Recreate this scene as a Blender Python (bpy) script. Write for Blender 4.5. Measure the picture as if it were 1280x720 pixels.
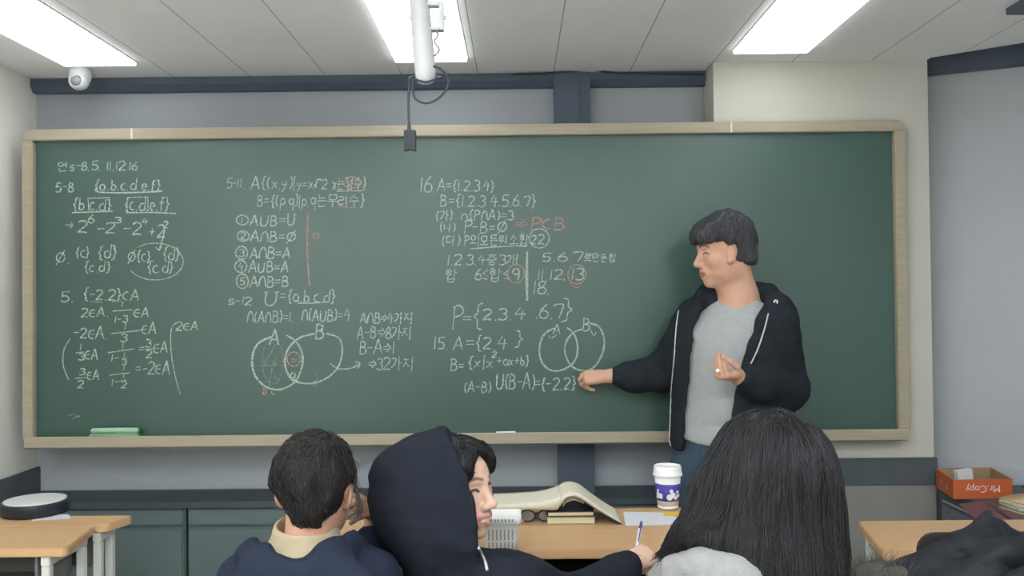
import bpy, bmesh, math, random
import numpy as np
from mathutils import Vector, Matrix

# ------------------------------------------------------------------ camera, light, exposure
for o in list(bpy.data.objects):
    bpy.data.objects.remove(o, do_unlink=True)
SC = bpy.context.scene
COL = SC.collection
FPX = 1100.0
CAMH = 1.38
cam_d = bpy.data.cameras.new('camera')
cam_d.sensor_width = 36.0
cam_d.lens = 36.0 * FPX / 1280.0
cam_d.clip_start = 0.05
cam = bpy.data.objects.new('camera', cam_d)
COL.objects.link(cam)
CAMR = (Matrix.Rotation(6 / FPX, 3, 'Z') @ Matrix.Rotation(math.pi / 2 + 16 / FPX, 3, 'X')
        @ Matrix.Rotation(math.radians(-0.58), 3, 'Z'))
cam.matrix_world = Matrix.Translation((0, 0, CAMH)) @ CAMR.to_4x4()
SC.camera = cam

world = bpy.data.worlds.new('world')
SC.world = world
world.use_nodes = True
world.node_tree.nodes['Background'].inputs[0].default_value = (0.75, 0.8, 0.85, 1)
world.node_tree.nodes['Background'].inputs[1].default_value = 0.15
LAMP_STRENGTH = 4.5
SC.view_settings.view_transform = 'Standard'
SC.view_settings.look = 'None'
SC.view_settings.gamma = 1.0
SC.view_settings.use_curve_mapping = False
SC.view_settings.exposure = 0.0


def P(u, v, d):
    """point of the room seen at photo pixel (u, v), d metres in front of the camera"""
    r = CAMR @ Vector(((u - 640) / FPX, (360 - v) / FPX, -1.0))
    return Vector((0, 0, CAMH)) + r * (d / r.y)


def PZ(u, v, z):
    """point of the room seen at pixel (u, v) at height z"""
    r = CAMR @ Vector(((u - 640) / FPX, (360 - v) / FPX, -1.0))
    return Vector((0, 0, CAMH)) + r * ((z - CAMH) / r.z)


# ------------------------------------------------------------------ materials
def lin(c):
    if isinstance(c, str):
        c = [int(c[i:i + 2], 16) / 255 for i in (0, 2, 4)]
    return tuple((x / 12.92 if x <= 0.04045 else ((x + 0.055) / 1.055) ** 2.4) for x in c)


def mat(name, col, rough=0.6, spec=0.3, metal=0.0, var=0.0, scale=20.0, stretch=(1, 1, 1),
        bump=0.0, bscale=60.0, bstretch=None, emit=None, col2=None, sheen=0.0, sss=0.0):
    m = bpy.data.materials.new(name)
    m.use_nodes = True
    nt = m.node_tree
    b = nt.nodes['Principled BSDF']
    c = lin(col)
    b.inputs['Base Color'].default_value = (*c, 1)
    b.inputs['Roughness'].default_value = rough
    b.inputs['Specular IOR Level'].default_value = spec
    b.inputs['Metallic'].default_value = metal
    if sheen:
        b.inputs['Sheen Weight'].default_value = sheen
        b.inputs['Sheen Roughness'].default_value = 0.5
    if sss:
        b.inputs['Subsurface Weight'].default_value = sss
        b.inputs['Subsurface Radius'].default_value = (0.012, 0.005, 0.003)
        b.inputs['Subsurface Scale'].default_value = 1.0
    tc = nt.nodes.new('ShaderNodeTexCoord')

    def noise(sc, st, detail=4):
        mp = nt.nodes.new('ShaderNodeMapping')
        mp.inputs['Scale'].default_value = st
        nt.links.new(tc.outputs['Object'], mp.inputs['Vector'])
        n = nt.nodes.new('ShaderNodeTexNoise')
        n.inputs['Scale'].default_value = sc
        n.inputs['Detail'].default_value = detail
        nt.links.new(mp.outputs[0], n.inputs['Vector'])
        return n
    if var or col2:
        n = noise(scale, stretch)
        r = nt.nodes.new('ShaderNodeValToRGB')
        r.color_ramp.elements[0].position = 0.3
        r.color_ramp.elements[1].position = 0.7
        if col2:
            a, e = c, lin(col2)
        else:
            a = tuple(x * (1 - var) for x in c)
            e = tuple(min(1, x * (1 + var)) for x in c)
        r.color_ramp.elements[0].color = (*a, 1)
        r.color_ramp.elements[1].color = (*e, 1)
        nt.links.new(n.outputs['Fac'], r.inputs[0])
        nt.links.new(r.outputs[0], b.inputs['Base Color'])
    if bump:
        n = noise(bscale, bstretch or stretch, 5)
        bp = nt.nodes.new('ShaderNodeBump')
        bp.inputs['Strength'].default_value = bump
        bp.inputs['Distance'].default_value = 0.01
        nt.links.new(n.outputs['Fac'], bp.inputs['Height'])
        nt.links.new(bp.outputs[0], b.inputs['Normal'])
    if emit:
        b.inputs['Emission Color'].default_value = (*lin(emit[0]), 1)
        b.inputs['Emission Strength'].default_value = emit[1]
    return m


def tint(m, attr, col):
    """blend another real colour (lips, brows) in where a mesh attribute says so"""
    nt = m.node_tree
    b = nt.nodes['Principled BSDF']
    mx = nt.nodes.new('ShaderNodeMix')
    mx.data_type = 'RGBA'
    at = nt.nodes.new('ShaderNodeAttribute')
    at.attribute_name = attr
    src = b.inputs['Base Color'].links[0].from_socket if b.inputs['Base Color'].links else None
    if src:
        nt.links.new(src, mx.inputs[6])
    else:
        mx.inputs[6].default_value = b.inputs['Base Color'].default_value
    mx.inputs[7].default_value = (*lin(col), 1)
    nt.links.new(at.outputs['Fac'], mx.inputs[0])
    nt.links.new(mx.outputs[2], b.inputs['Base Color'])


# ------------------------------------------------------------------ object helpers
def link(name, me, material, parent=None, smooth=False):
    o = bpy.data.objects.new(name, me)
    COL.objects.link(o)
    if material:
        for m_ in (material if isinstance(material, (list, tuple)) else [material]):
            me.materials.append(m_)
    if parent:
        o.parent = parent
    if smooth:
        me.shade_smooth()
    return o


def obj(name, bm, material, parent=None, smooth=False, bevel=0.0, loc=None):
    me = bpy.data.meshes.new(name)
    if bevel:
        bmesh.ops.bevel(bm, geom=list(bm.edges), offset=bevel, segments=2, affect='EDGES', clamp_overlap=True)
    bm.normal_update()
    bm.to_mesh(me)
    bm.free()
    o = link(name, me, material, parent, smooth)
    if loc is not None:
        o.location = loc
    return o


def thing(name, label, cat, loc=(0, 0, 0), rotz=0.0, group=None):
    o = bpy.data.objects.new(name, None)
    o.empty_display_size = 0.1
    COL.objects.link(o)
    o.location = loc
    o.rotation_euler = (0, 0, rotz)
    return tag(o, label, cat, group)


def tag(o, label, cat, group=None):
    o['label'] = label
    o['category'] = cat
    if group:
        o['group'] = group
    return o


def struct(o, label=None):
    o['kind'] = 'structure'
    return o


def keep(root, *parts):
    """parent parts that were built in room coordinates to a thing standing at its own place"""
    mi = Matrix.Translation(-Vector(root.location))
    if root.rotation_euler.z:
        mi = Matrix.Rotation(-root.rotation_euler.z, 4, 'Z') @ mi
    for o in parts:
        o.parent = root
        if o.data and o.data.users == 1:
            o.data.transform(mi)
        else:
            o.matrix_basis = mi @ o.matrix_basis


def box(bm, lo, hi, mtx=None):
    x0, y0, z0 = lo
    x1, y1, z1 = hi
    c = [(x0, y0, z0), (x1, y0, z0), (x1, y1, z0), (x0, y1, z0), (x0, y0, z1), (x1, y0, z1), (x1, y1, z1), (x0, y1, z1)]
    vs = [bm.verts.new(mtx @ Vector(p) if mtx else p) for p in c]
    for f in ((0, 3, 2, 1), (4, 5, 6, 7), (0, 1, 5, 4), (1, 2, 6, 5), (2, 3, 7, 6), (3, 0, 4, 7)):
        bm.faces.new([vs[i] for i in f])
    return bm


def nbox(lo, hi):
    return box(bmesh.new(), lo, hi)


def prism(bm, poly, axis, a, b):
    """extrude a closed 2-D polygon (counter-clockwise) along axis x, y or z from a to b"""
    def mk(p, t):
        return {'x': (t, p[0], p[1]), 'y': (p[0], t, p[1]), 'z': (p[0], p[1], t)}[axis]
    A = [bm.verts.new(mk(p, a)) for p in poly]
    B = [bm.verts.new(mk(p, b)) for p in poly]
    bm.faces.new(A)
    bm.faces.new(B[::-1])
    n = len(poly)
    for i in range(n):
        bm.faces.new((A[i], B[i], B[(i + 1) % n], A[(i + 1) % n]))
    bmesh.ops.recalc_face_normals(bm, faces=bm.faces)
    return bm


def lathe(bm, prof, seg=32, c=(0, 0, 0), capped=True):
    rings = []
    for r, z in prof:
        rings.append([bm.verts.new((c[0] + r * math.cos(2 * math.pi * i / seg), c[1] + r * math.sin(2 * math.pi * i / seg), c[2] + z)) for i in range(seg)])
    for a, b in zip(rings, rings[1:]):
        for i in range(seg):
            bm.faces.new((a[i], a[(i + 1) % seg], b[(i + 1) % seg], b[i]))
    if capped:
        bm.faces.new(rings[0][::-1])
        bm.faces.new(rings[-1])
    bmesh.ops.recalc_face_normals(bm, faces=bm.faces)
    return bm


def smoothpath(pts, n=8):
    """Catmull-Rom through the points"""
    p = [Vector(q) for q in pts]
    if len(p) < 3:
        return p
    out = []
    for i in range(len(p) - 1):
        a = p[max(i - 1, 0)]; b = p[i]; c = p[i + 1]; d = p[min(i + 2, len(p) - 1)]
        for k in range(n):
            t = k / n
            out.append(0.5 * ((2 * b) + (c - a) * t + (2 * a - 5 * b + 4 * c - d) * t * t + (3 * b - a - 3 * c + d) * t ** 3))
    out.append(p[-1])
    return out


def tube(bm, pts, r, seg=8, taper=None):
    pts = [Vector(q) for q in pts]
    rings = []
    up = Vector((0.13, 0.31, 0.94)).normalized()
    n = len(pts)
    for i, p in enumerate(pts):
        t = (pts[min(i + 1, n - 1)] - pts[max(i - 1, 0)])
        t = t.normalized() if t.length > 1e-9 else Vector((0, 0, 1))
        if abs(t.dot(up)) > 0.95:
            up = Vector((0.9, 0.2, 0.1)).normalized()
        s = t.cross(up).normalized()
        w = s.cross(t)
        up = w
        rr = r if taper is None else taper(i / max(1, n - 1)) * r
        rings.append([bm.verts.new(p + (s * math.cos(2 * math.pi * k / seg) + w * math.sin(2 * math.pi * k / seg)) * rr) for k in range(seg)])
    for a, b in zip(rings, rings[1:]):
        for k in range(seg):
            bm.faces.new((a[k], a[(k + 1) % seg], b[(k + 1) % seg], b[k]))
    bm.faces.new(rings[0][::-1])
    bm.faces.new(rings[-1])
    bmesh.ops.recalc_face_normals(bm, faces=bm.faces)
    return bm


# ------------------------------------------------------------------ implicit surfaces for soft shapes
F32 = np.float32


def A3(p):
    return np.array(p, dtype=F32)


def ell(c, r, R=None):
    c = A3(c); r = A3(r)
    R = None if R is None else np.array(R, dtype=F32)

    def f(Q):
        q = Q - c
        if R is not None:
            q = q @ R
        k0 = np.sqrt((((q / r)) ** 2).sum(1))
        k1 = np.sqrt(((q / (r * r)) ** 2).sum(1)) + 1e-6
        return k0 * (k0 - 1) / k1
    return f


def cap(a, b, ra, rb=None):
    a = A3(a); b = A3(b)
    rb = ra if rb is None else rb
    ab = b - a
    L = float((ab * ab).sum()) + 1e-12

    def f(Q):
        q = Q - a
        t = np.clip((q @ ab) / L, 0, 1)
        return np.sqrt(((q - t[:, None] * ab) ** 2).sum(1)) - (ra + (rb - ra) * t)
    return f


def ecap(a, b, ra, rb, squash, ax):
    """tapered capsule flattened along direction ax by the factor squash"""
    a = A3(a); b = A3(b); ax = A3(ax); ax = ax / np.sqrt((ax * ax).sum())
    ab = b - a
    L = float((ab * ab).sum()) + 1e-12

    def f(Q):
        q = Q - a
        t = np.clip((q @ ab) / L, 0, 1)
        w = q - t[:, None] * ab
        h = w @ ax
        w = w + np.outer(h * (1 / squash - 1), ax)
        return (np.sqrt((w ** 2).sum(1)) - (ra + (rb - ra) * t)) * min(1, squash)
    return f


def rbox(c, h, r, R=None):
    c = A3(c); h = A3(h) - r
    R = None if R is None else np.array(R, dtype=F32)

    def f(Q):
        q = Q - c
        if R is not None:
            q = q @ R
        q = np.abs(q) - h
        return np.sqrt((np.maximum(q, 0) ** 2).sum(1)) + np.minimum(q.max(1), 0) - r
    return f


def half(c, n):
    c = A3(c); n = A3(n); n = n / np.sqrt((n * n).sum())
    return lambda Q: (Q - c) @ n


class Soft:
    def __init__(s):
        s.items = []
        s.disp = None

    def add(s, f, k=0.02):
        s.items.append((0, f, k)); return s

    def sub(s, f, k=0.01):
        s.items.append((1, f, k)); return s

    def isect(s, f, k=0.01):
        s.items.append((2, f, k)); return s

    def ev(s, Q, act=None):
        d = None
        for i, (op, f, k) in enumerate(s.items):
            if act is not None and not act[i]:
                continue
            e = f(Q)
            if d is None:
                d = e if op == 0 else np.full(len(Q), 1.0, F32)
                if op == 0:
                    continue
            if op == 0:
                h = np.maximum(k - np.abs(d - e), 0) / k
                d = np.minimum(d, e) - h * h * k * 0.25
            else:
                if op == 1:
                    e = -e
                h = np.maximum(k - np.abs(d - e), 0) / k
                d = np.maximum(d, e) + h * h * k * 0.25
        if d is None:
            d = np.full(len(Q), 1.0, F32)
        if s.disp is not None:
            d = d + s.disp(Q)
        return d

    def mesh(s, lo, hi, h, fine=(), B=14):
        """surface nets on a grid with step h; fine = [(lo, hi, step)] refines the grid there"""
        ax = []
        for a in range(3):
            x = lo[a]; L = [x]
            while x < hi[a]:
                st = h
                for (fl, fh, fs) in fine:
                    if fl[a] - st * .5 <= x <= fh[a]:
                        st = min(st, fs)
                x += st; L.append(x)
            ax.append(np.array(L, dtype=F32))
        n = [len(a) - 1 for a in ax]
        keys, verts, faces = [], [], []
        bl = [range(0, m, B) for m in n]
        cen, rad, idx = [], [], []
        for i in bl[0]:
            for j in bl[1]:
                for k in bl[2]:
                    e = [min(i + B, n[0]), min(j + B, n[1]), min(k + B, n[2])]
                    l = np.array([ax[0][i], ax[1][j], ax[2][k]]); u = np.array([ax[0][e[0]], ax[1][e[1]], ax[2][e[2]]])
                    cen.append((l + u) / 2); rad.append(np.sqrt(((u - l) ** 2).sum()) / 2); idx.append((i, j, k, *e))
        cen = np.array(cen, dtype=F32); rad = np.array(rad, dtype=F32)
        vals = [f(cen) for (_, f, _) in s.items]
        dall = s.ev(cen)
        live = np.abs(dall) < rad * 1.6 + 0.01
        for q in np.nonzero(live)[0]:
            i0, j0, k0, i1, j1, k1 = idx[q]
            act = [(vals[m][q] < rad[q] * 1.6 + s.items[m][2] + 0.005) or s.items[m][0] == 2 for m in range(len(s.items))]
            X, Y, Z = np.meshgrid(ax[0][i0:i1 + 1], ax[1][j0:j1 + 1], ax[2][k0:k1 + 1], indexing='ij')
            Q = np.stack([X.ravel(), Y.ravel(), Z.ravel()], 1)
            V = s.ev(Q, act).reshape(X.shape)
            I = V < 0
            if I.all() or not I.any():
                continue
            cnt = sum(I[a:I.shape[0] - 1 + a, b:I.shape[1] - 1 + b, c:I.shape[2] - 1 + c].astype(np.int8) for a in (0, 1) for b in (0, 1) for c in (0, 1))
            ci, cj, ck = np.nonzero((cnt > 0) & (cnt < 8))
            if len(ci) == 0:
                continue
            acc = np.zeros((len(ci), 3)); num = np.zeros(len(ci))
            gx = (ax[0][i0:i1 + 1], ax[1][j0:j1 + 1], ax[2][k0:k1 + 1])
            for a in range(3):
                o1, o2 = [x for x in range(3) if x != a]
                for p in (0, 1):
                    for r in (0, 1):
                        st = [ci.copy(), cj.copy(), ck.copy()]
                        st[o1] = st[o1] + p; st[o2] = st[o2] + r
                        en = [t.copy() for t in st]; en[a] = en[a] + 1
                        va = V[tuple(st)]; vb = V[tuple(en)]
                        cr = (va < 0) != (vb < 0)
                        t = np.where(cr, va / np.where(va == vb, 1, va - vb), 0)
                        pt = np.stack([gx[m][st[m]] for m in range(3)], 1).astype(float)
                        pt[:, a] += t * (gx[a][en[a]] - gx[a][st[a]])
                        acc += pt * cr[:, None]; num += cr
            verts.append(acc / num[:, None])
            gk = ((ci + i0).astype(np.int64) * n[1] + (cj + j0)) * n[2] + (ck + k0)
            keys.append(gk)
            sh = I.shape
            for a in range(3):
                b_, c_ = (a + 1) % 3, (a + 2) % 3
                s0 = [slice(0, sh[m] - 1) for m in range(3)]
                s1 = list(s0); s1[a] = slice(1, sh[a])
                A_ = I[tuple(s0)]; Bv = I[tuple(s1)]
                e = np.nonzero(A_ != Bv)
                if len(e[0]) == 0:
                    continue
                g = [e[0] + i0, e[1] + j0, e[2] + k0]
                ok = (g[b_] > 0) & (g[c_] > 0)
                g = [t[ok].astype(np.int64) for t in g]
                flip = ~A_[e][ok]
                quad = []
                for (db, dc) in ((-1, -1), (0, -1), (0, 0), (-1, 0)):
                    t = list(g); t[b_] = t[b_] + db; t[c_] = t[c_] + dc
                    quad.append((t[0] * n[1] + t[1]) * n[2] + t[2])
                quad = np.stack(quad, 1)
                quad[flip] = quad[flip][:, ::-1]
                faces.append(quad)
        keys = np.concatenate(keys); verts = np.concatenate(verts); faces = np.concatenate(faces)
        order = np.argsort(keys); keys = keys[order]; verts = verts[order]
        fi = np.clip(np.searchsorted(keys, faces), 0, len(keys) - 1)
        good = (keys[fi] == faces).all(1)
        return verts, fi[good]

    def obj(s, name, lo, hi, h, material, parent=None, fine=(), attrs=None, smooth_it=0):
        v, f = s.mesh(lo, hi, h, fine)
        if smooth_it:
            for _ in range(smooth_it):
                acc = np.zeros_like(v); cn = np.zeros(len(v))
                for a in range(4):
                    b = (a + 1) % 4
                    np.add.at(acc, f[:, a], v[f[:, b]]); np.add.at(cn, f[:, a], 1)
                    np.add.at(acc, f[:, b], v[f[:, a]]); np.add.at(cn, f[:, b], 1)
                v = v * 0.5 + 0.5 * acc / np.maximum(cn, 1)[:, None]
        me = bpy.data.meshes.new(name)
        me.vertices.add(len(v)); me.vertices.foreach_set('co', v.astype(F32).ravel())
        me.loops.add(f.size); me.loops.foreach_set('vertex_index', f.astype(np.int32).ravel())
        me.polygons.add(len(f)); me.polygons.foreach_set('loop_start', np.arange(0, f.size, 4, dtype=np.int32))
        me.update(calc_edges=True)
        me.validate()
        if attrs:
            for an, fn in attrs.items():
                at = me.attributes.new(an, 'FLOAT', 'POINT')
                at.data.foreach_set('value', np.clip(fn(v.astype(F32)), 0, 1).astype(F32))
        return link(name, me, material, parent, True)


def vnoise(Q, sc, seed=0):
    """cheap smooth 3-D value noise in -1..1"""
    q = Q * A3(sc) + seed * 7.31
    i = np.floor(q).astype(np.int64); f = q - i
    f = f * f * (3 - 2 * f)
    out = 0

    def hsh(a, b, c):
        h = (a * 374761393 + b * 668265263 + c * 2147483647 + seed * 974711) & 0xffffffff
        h = ((h ^ (h >> 13)) * 1274126177) & 0xffffffff
        return ((h ^ (h >> 16)) & 0xffff) / 32767.5 - 1
    for a in (0, 1):
        for b in (0, 1):
            for c in (0, 1):
                w = (f[:, 0] if a else 1 - f[:, 0]) * (f[:, 1] if b else 1 - f[:, 1]) * (f[:, 2] if c else 1 - f[:, 2])
                out = out + w * hsh(i[:, 0] + a, i[:, 1] + b, i[:, 2] + c)
    return out.astype(F32)
# ------------------------------------------------------------------ the room
CEIL = CAMH + 0.883
XL, XR, YB = -1.885, 2.1, -2.4
YW, YP = 3.45, 3.28
PX0, PX1 = 0.742, 1.540
M_wall = mat('cream_paint', 'c8c5ba', 0.75, 0.2, var=0.02, scale=6)
M_grey = mat('grey_panel', 'a6abb0', 0.5, 0.35, var=0.03, scale=4)
M_rwall = mat('blue_grey_paint', 'b4b8bc', 0.55, 0.3, var=0.02, scale=4)
M_dark = mat('dark_slate_trim', '525c6a', 0.45, 0.35, var=0.06, scale=15)
M_dark2 = mat('charcoal_trim', '555c60', 0.5, 0.3, var=0.06, scale=15)
M_low = mat('grey_lower_wall', '8c8984', 0.6, 0.3, var=0.04, scale=8)
M_floor = mat('floor_vinyl', 'd2d1cd', 0.5, 0.3, var=0.08, scale=10)
M_cab = mat('dark_green_grey_laminate', '62706f', 0.45, 0.35, var=0.08, scale=6)
M_cabtop = mat('black_ledge', '495156', 0.4, 0.35, var=0.05, scale=10)

# ceiling with its panel joints
M_ceil = mat('ceiling_board', 'efeeec', 0.8, 0.15, var=0.015, scale=5)


def ceiling_joints(m):
    nt = m.node_tree
    b = nt.nodes['Principled BSDF']
    tc = nt.nodes.new('ShaderNodeTexCoord')
    sx = nt.nodes.new('ShaderNodeSeparateXYZ')
    nt.links.new(tc.outputs['Object'], sx.inputs[0])

    def mth(op, a, v):
        n = nt.nodes.new('ShaderNodeMath'); n.operation = op
        nt.links.new(a, n.inputs[0]); n.inputs[1].default_value = v
        return n.outputs[0]
    t = mth('ADD', sx.outputs[0], 30 * 0.295 - 0.150)
    t = mth('MODULO', t, 0.295)
    t = mth('LESS_THAN', t, 0.003)
    src = b.inputs['Base Color'].links[0].from_socket
    mx = nt.nodes.new('ShaderNodeMix'); mx.data_type = 'RGBA'
    nt.links.new(t, mx.inputs[0]); nt.links.new(src, mx.inputs[6])
    mx.inputs[7].default_value = (*lin('98968f'), 1)
    nt.links.new(mx.outputs[2], b.inputs['Base Color'])


ceiling_joints(M_ceil)
bm = bmesh.new()
prism(bm, [(XL, YB), (XR, YB), (XR, 2.83), (1.539, 3.25), (1.539, YP), (PX0, YP), (PX0, YW), (XL, YW)], 'z', CEIL, CEIL + 0.10)
struct(obj('ceiling', bm, M_ceil))
bm = bmesh.new()
prism(bm, [(1.4, 3.0), (XR + .1, 2.7), (XR + .1, 3.6), (1.4, 3.6)], 'z', CEIL + 0.10, CEIL + 0.16)
struct(obj('ceiling_recess', bm, M_ceil))
struct(obj('floor', nbox((XL - .1, YB - .1, -0.06), (XR + .1, 3.7, 0)), M_floor))
M_wall_lit = mat('cream_paint_lit', 'ece9e0', 0.75, 0.2, var=0.02, scale=6)  # lightened copy of the cream; light the left wall lacks is coloured in
struct(obj('wall_left', nbox((XL - .1, YB - .1, 0), (XL, 3.6, CEIL + .1)), M_wall_lit))
struct(obj('wall_back', nbox((XL - .1, YB - .1, 0), (XR + .1, YB, CEIL + .1)), M_wall))
struct(obj('wall_front', nbox((XL, YW, 0), (PX0 + .02, YW + .12, CEIL + .1)), M_grey))
bm = nbox((PX0, YP, 0), (PX1, YW + .12, CEIL + 0.16))
struct(obj('wall_pillar', bm, M_wall))
# lower grey face of the pillar, its dark rail
struct(obj('trim_1', nbox((PX0 - .004, YP - .006, 0), (PX1 + .003, YP, 0.69)), M_low))
struct(obj('trim_2', nbox((PX0 - .012, YP - .014, 0.685), (PX1 + .008, YP, 0.785)), M_dark2, bevel=.003))
# oblique wall on the right, then the side wall
WA, WB_ = Vector((1.50, 3.49)), Vector((XR, 3.20))
wn = Vector((-(WB_.y - WA.y), WB_.x - WA.x)).normalized()      # away from the room
bm = bmesh.new()
prism(bm, [WA, WB_, WB_ + wn * .1, WA + wn * .1], 'z', 0, CEIL + 0.16)
struct(obj('wall_right', bm, M_rwall))
struct(obj('wall_side', nbox((XR, YB - .1, 0), (XR + .1, 3.25, CEIL + .16)), M_rwall))


def on_wall(s, off):
    """(x, y) on the oblique wall, s metres along, off metres into the room"""
    d = (WB_ - WA).normalized()
    return WA + d * s - wn * off


bm = bmesh.new()
a, b, c, d = on_wall(0, 0), on_wall(.72, 0), on_wall(.72, .05), on_wall(0, .05)
prism(bm, [a, b, c, d], 'z', CAMH + .857, CEIL + .10)
struct(obj('trim_3', bm, M_dark, bevel=.006))
# sloping lower board on the oblique wall
bm = bmesh.new()
pts = [(0.0, 0.62), (0.66, 0.62), (0.66, CAMH - .685), (0.0, CAMH - .565)]
lo = [bm.verts.new((*on_wall(s, 0), z)) for s, z in pts]
hi = [bm.verts.new((*on_wall(s, .012), z)) for s, z in pts]
bm.faces.new(lo); bm.faces.new(hi[::-1])
for i in range(4):
    bm.faces.new((lo[i], hi[i], hi[(i + 1) % 4], lo[(i + 1) % 4]))
bmesh.ops.recalc_face_normals(bm, faces=bm.faces)
struct(obj('trim_4', bm, M_rwall))
# recess: crown trim, post, ledge, left rail
bm = bmesh.new()
prism(bm, [(YW, CEIL), (YW, CAMH + .832), (YW - .03, CAMH + .832), (YW - .05, CEIL - .028), (YW - .05, CEIL)], 'x', XL, PX0)
struct(obj('trim_5', bm, M_dark))
bm = nbox((0.152, YW - .065, 0), (0.246, YW, CEIL))
box(bm, (0.2462, YW - .056, 0), (0.292, YW, CEIL))
struct(obj('trim_6', bm, M_dark))
bm = bmesh.new()
prism(bm, [(YW, 0.655), (YW, 0.60), (YW - .085, 0.60), (YW - .085, 0.625), (YW - .02, 0.655)], 'x', XL, PX0)
struct(obj('trim_7', bm, M_cabtop))
struct(obj('trim_8', nbox((XL, YB, 0.64), (XL + .012, YW, 0.75)), M_dark2, bevel=.003))
struct(obj('trim_9', nbox((XL, YB, 0), (XL + .006, YW, 0.64)), M_low))

# low cabinets under the ledge
def low_cabinet(x0, x1, label):
    t = thing('low_cabinet', label, 'cabinet', ((x0 + x1) / 2, YW - .04, 0), group='low cabinets under the blackboard')
    w = (x1 - x0) / 2
    obj('body', nbox((-w, -.03, 0), (w, .035, 0.598)), M_cab, t)
    obj('top_rail', nbox((-w + .004, -.046, 0.535), (w - .004, -.0305, 0.593)), M_cab, t, bevel=.005)
    obj('door', nbox((-w + .004, -.046, 0.04), (w - .004, -.0305, 0.524)), M_cab, t, bevel=.006)
    return t


low_cabinet(-1.872, -1.278, 'dark green-grey low cabinet in the left corner behind the black tin')
low_cabinet(-1.268, -0.70, 'dark green-grey low cabinet behind the student with pinned-up hair')
low_cabinet(-0.69, 0.146, 'wide dark green-grey low cabinet behind the student in the hood')
low_cabinet(0.298, 0.735, 'dark green-grey low cabinet behind the paper cup and the teacher')

# thin black cable running over the crown trim
bm = bmesh.new()
tube(bm, smoothpath([P(640, 93, 3.38), P(690, 91, 3.38), P(722, 88.5, 3.385), P(745, 88, 3.385), P(775, 91, 3.385), P(880, 93, 3.385)]), .0035, 6)
tag(obj('ceiling_cable', bm, mat('cable_black', '2b3038', .5)), 'thin dark cable drooping along the crown trim above the dark post', 'cable')

# ceiling light panels
M_lampframe = mat('lamp_frame', 'e8e8e6', 0.5)
M_lamp = mat('lamp_diffuser', 'ffffff', 0.5, emit=('f6fbff', LAMP_STRENGTH))
M_lamp_fill = mat('lamp_diffuser_fill', 'ffffff', 0.5, emit=('f3faff', LAMP_STRENGTH * 5.7))  # stronger glow for the added panels that fill the room with light


def lamp(x0, y1, label, w=0.268, L=1.2):
    t = thing('ceiling_light', label, 'light', (x0 + w / 2, y1 - L / 2, CEIL), group='flat ceiling light panels')
    bm = bmesh.new()
    for (a, b, c, d) in ((-w / 2, -L / 2, -w / 2 + .004, L / 2), (w / 2 - .004, -L / 2, w / 2, L / 2), (-w / 2, -L / 2, w / 2, -L / 2 + .004), (-w / 2, L / 2 - .004, w / 2, L / 2)):
        box(bm, (a, b, -.004), (c, d, 0))
    obj('frame', bm, M_lampframe, t)
    obj('diffuser', nbox((-w / 2 + .0045, -L / 2 + .0045, -.014), (w / 2 - .0045, L / 2 - .0045, -.001)), M_lamp if y1 > 2 else M_lamp_fill, t)


lamp(-1.640, 3.185, 'bright flat ceiling light panel beside the left wall near the camera dome')
lamp(-0.436, 3.185, 'bright flat ceiling light panel behind the white projector pole')
lamp(0.775, 3.125, 'bright flat ceiling light panel above the pillar on the right')
for y, r in ((0.9, 'second'), (-1.0, 'rearmost')):  # rows added out of view to brighten the room
    for x, s in ((-1.64, 'left'), (-.436, 'middle'), (.775, 'right')):
        lamp(x, y, 'added fill light panel out of view on the ceiling, in the %s row, %s' % (r, s))

# security camera dome
M_cctv = mat('cctv_white', 'd9dcdc', 0.4, 0.4)
c = P(100, 84, 3.27)
t = thing('security_camera', 'small white dome security camera on the ceiling in the left corner', 'security camera', (c.x, c.y, CEIL))
bm = bmesh.new()
lathe(bm, [(.040, 0), (.041, -.012), (.040, -.03), (.036, -.045)][::-1], 28)
obj('base', bm, M_cctv, t, True)
s = Soft()
s.add(ell((0.002, -.012, -.048), (.036, .036, .034)))
s.sub(cap((0.002, -.034, -.050), (0.004, -.09, -.058), .021), .004)
obj_ = s.obj('housing', (-.05, -.06, -.1), (.05, .04, 0), .002, M_cctv, t)
bm = bmesh.new()
bmesh.ops.create_uvsphere(bm, u_segments=24, v_segments=16, radius=.021)
obj('lens', bm, mat('cctv_lens', '8d9296', 0.25, 0.5), t, True, loc=(.004, -.028, -.052))

# ceiling vent at the right edge
c = PZ(1262, 8, CEIL)
t = thing('ceiling_vent', 'dark grey ceiling vent at the top right corner', 'vent', (c.x + .2, c.y - .18, CEIL))
bm = bmesh.new()
for (a, b, c_, d) in ((-.2, -.2, -.16, .2), (.16, -.2, .2, .2), (-.16, -.2, .16, -.16), (-.16, .16, .16, .2)):
    box(bm, (a, b, -.02), (c_, d, 0))
obj('frame', bm, M_dark, t)
bm = bmesh.new()
for i in range(8):
    box(bm, (-.16, -.155 + i * .04, -.016), (.16, -.135 + i * .04, -.004))
obj('louvre', bm, M_dark2, t)

# white projector pole hanging from the ceiling, its bracket, cable and connector
M_pole = mat('pole_white', 'c6c7c6', 0.35, 0.4)
bot = P(532.5, 104, 1.8); top = P(524, -2, 1.8)
dirp = (top - bot).normalized()
ctop = bot + dirp * ((CEIL - bot.z) / dirp.z)
t = thing('projector_pole', 'white projector pole hanging from the ceiling in front of the middle light', 'projector mount', (ctop.x, ctop.y, CEIL))


def rel(p):
    return Vector(p) - Vector((ctop.x, ctop.y, CEIL))


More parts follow.
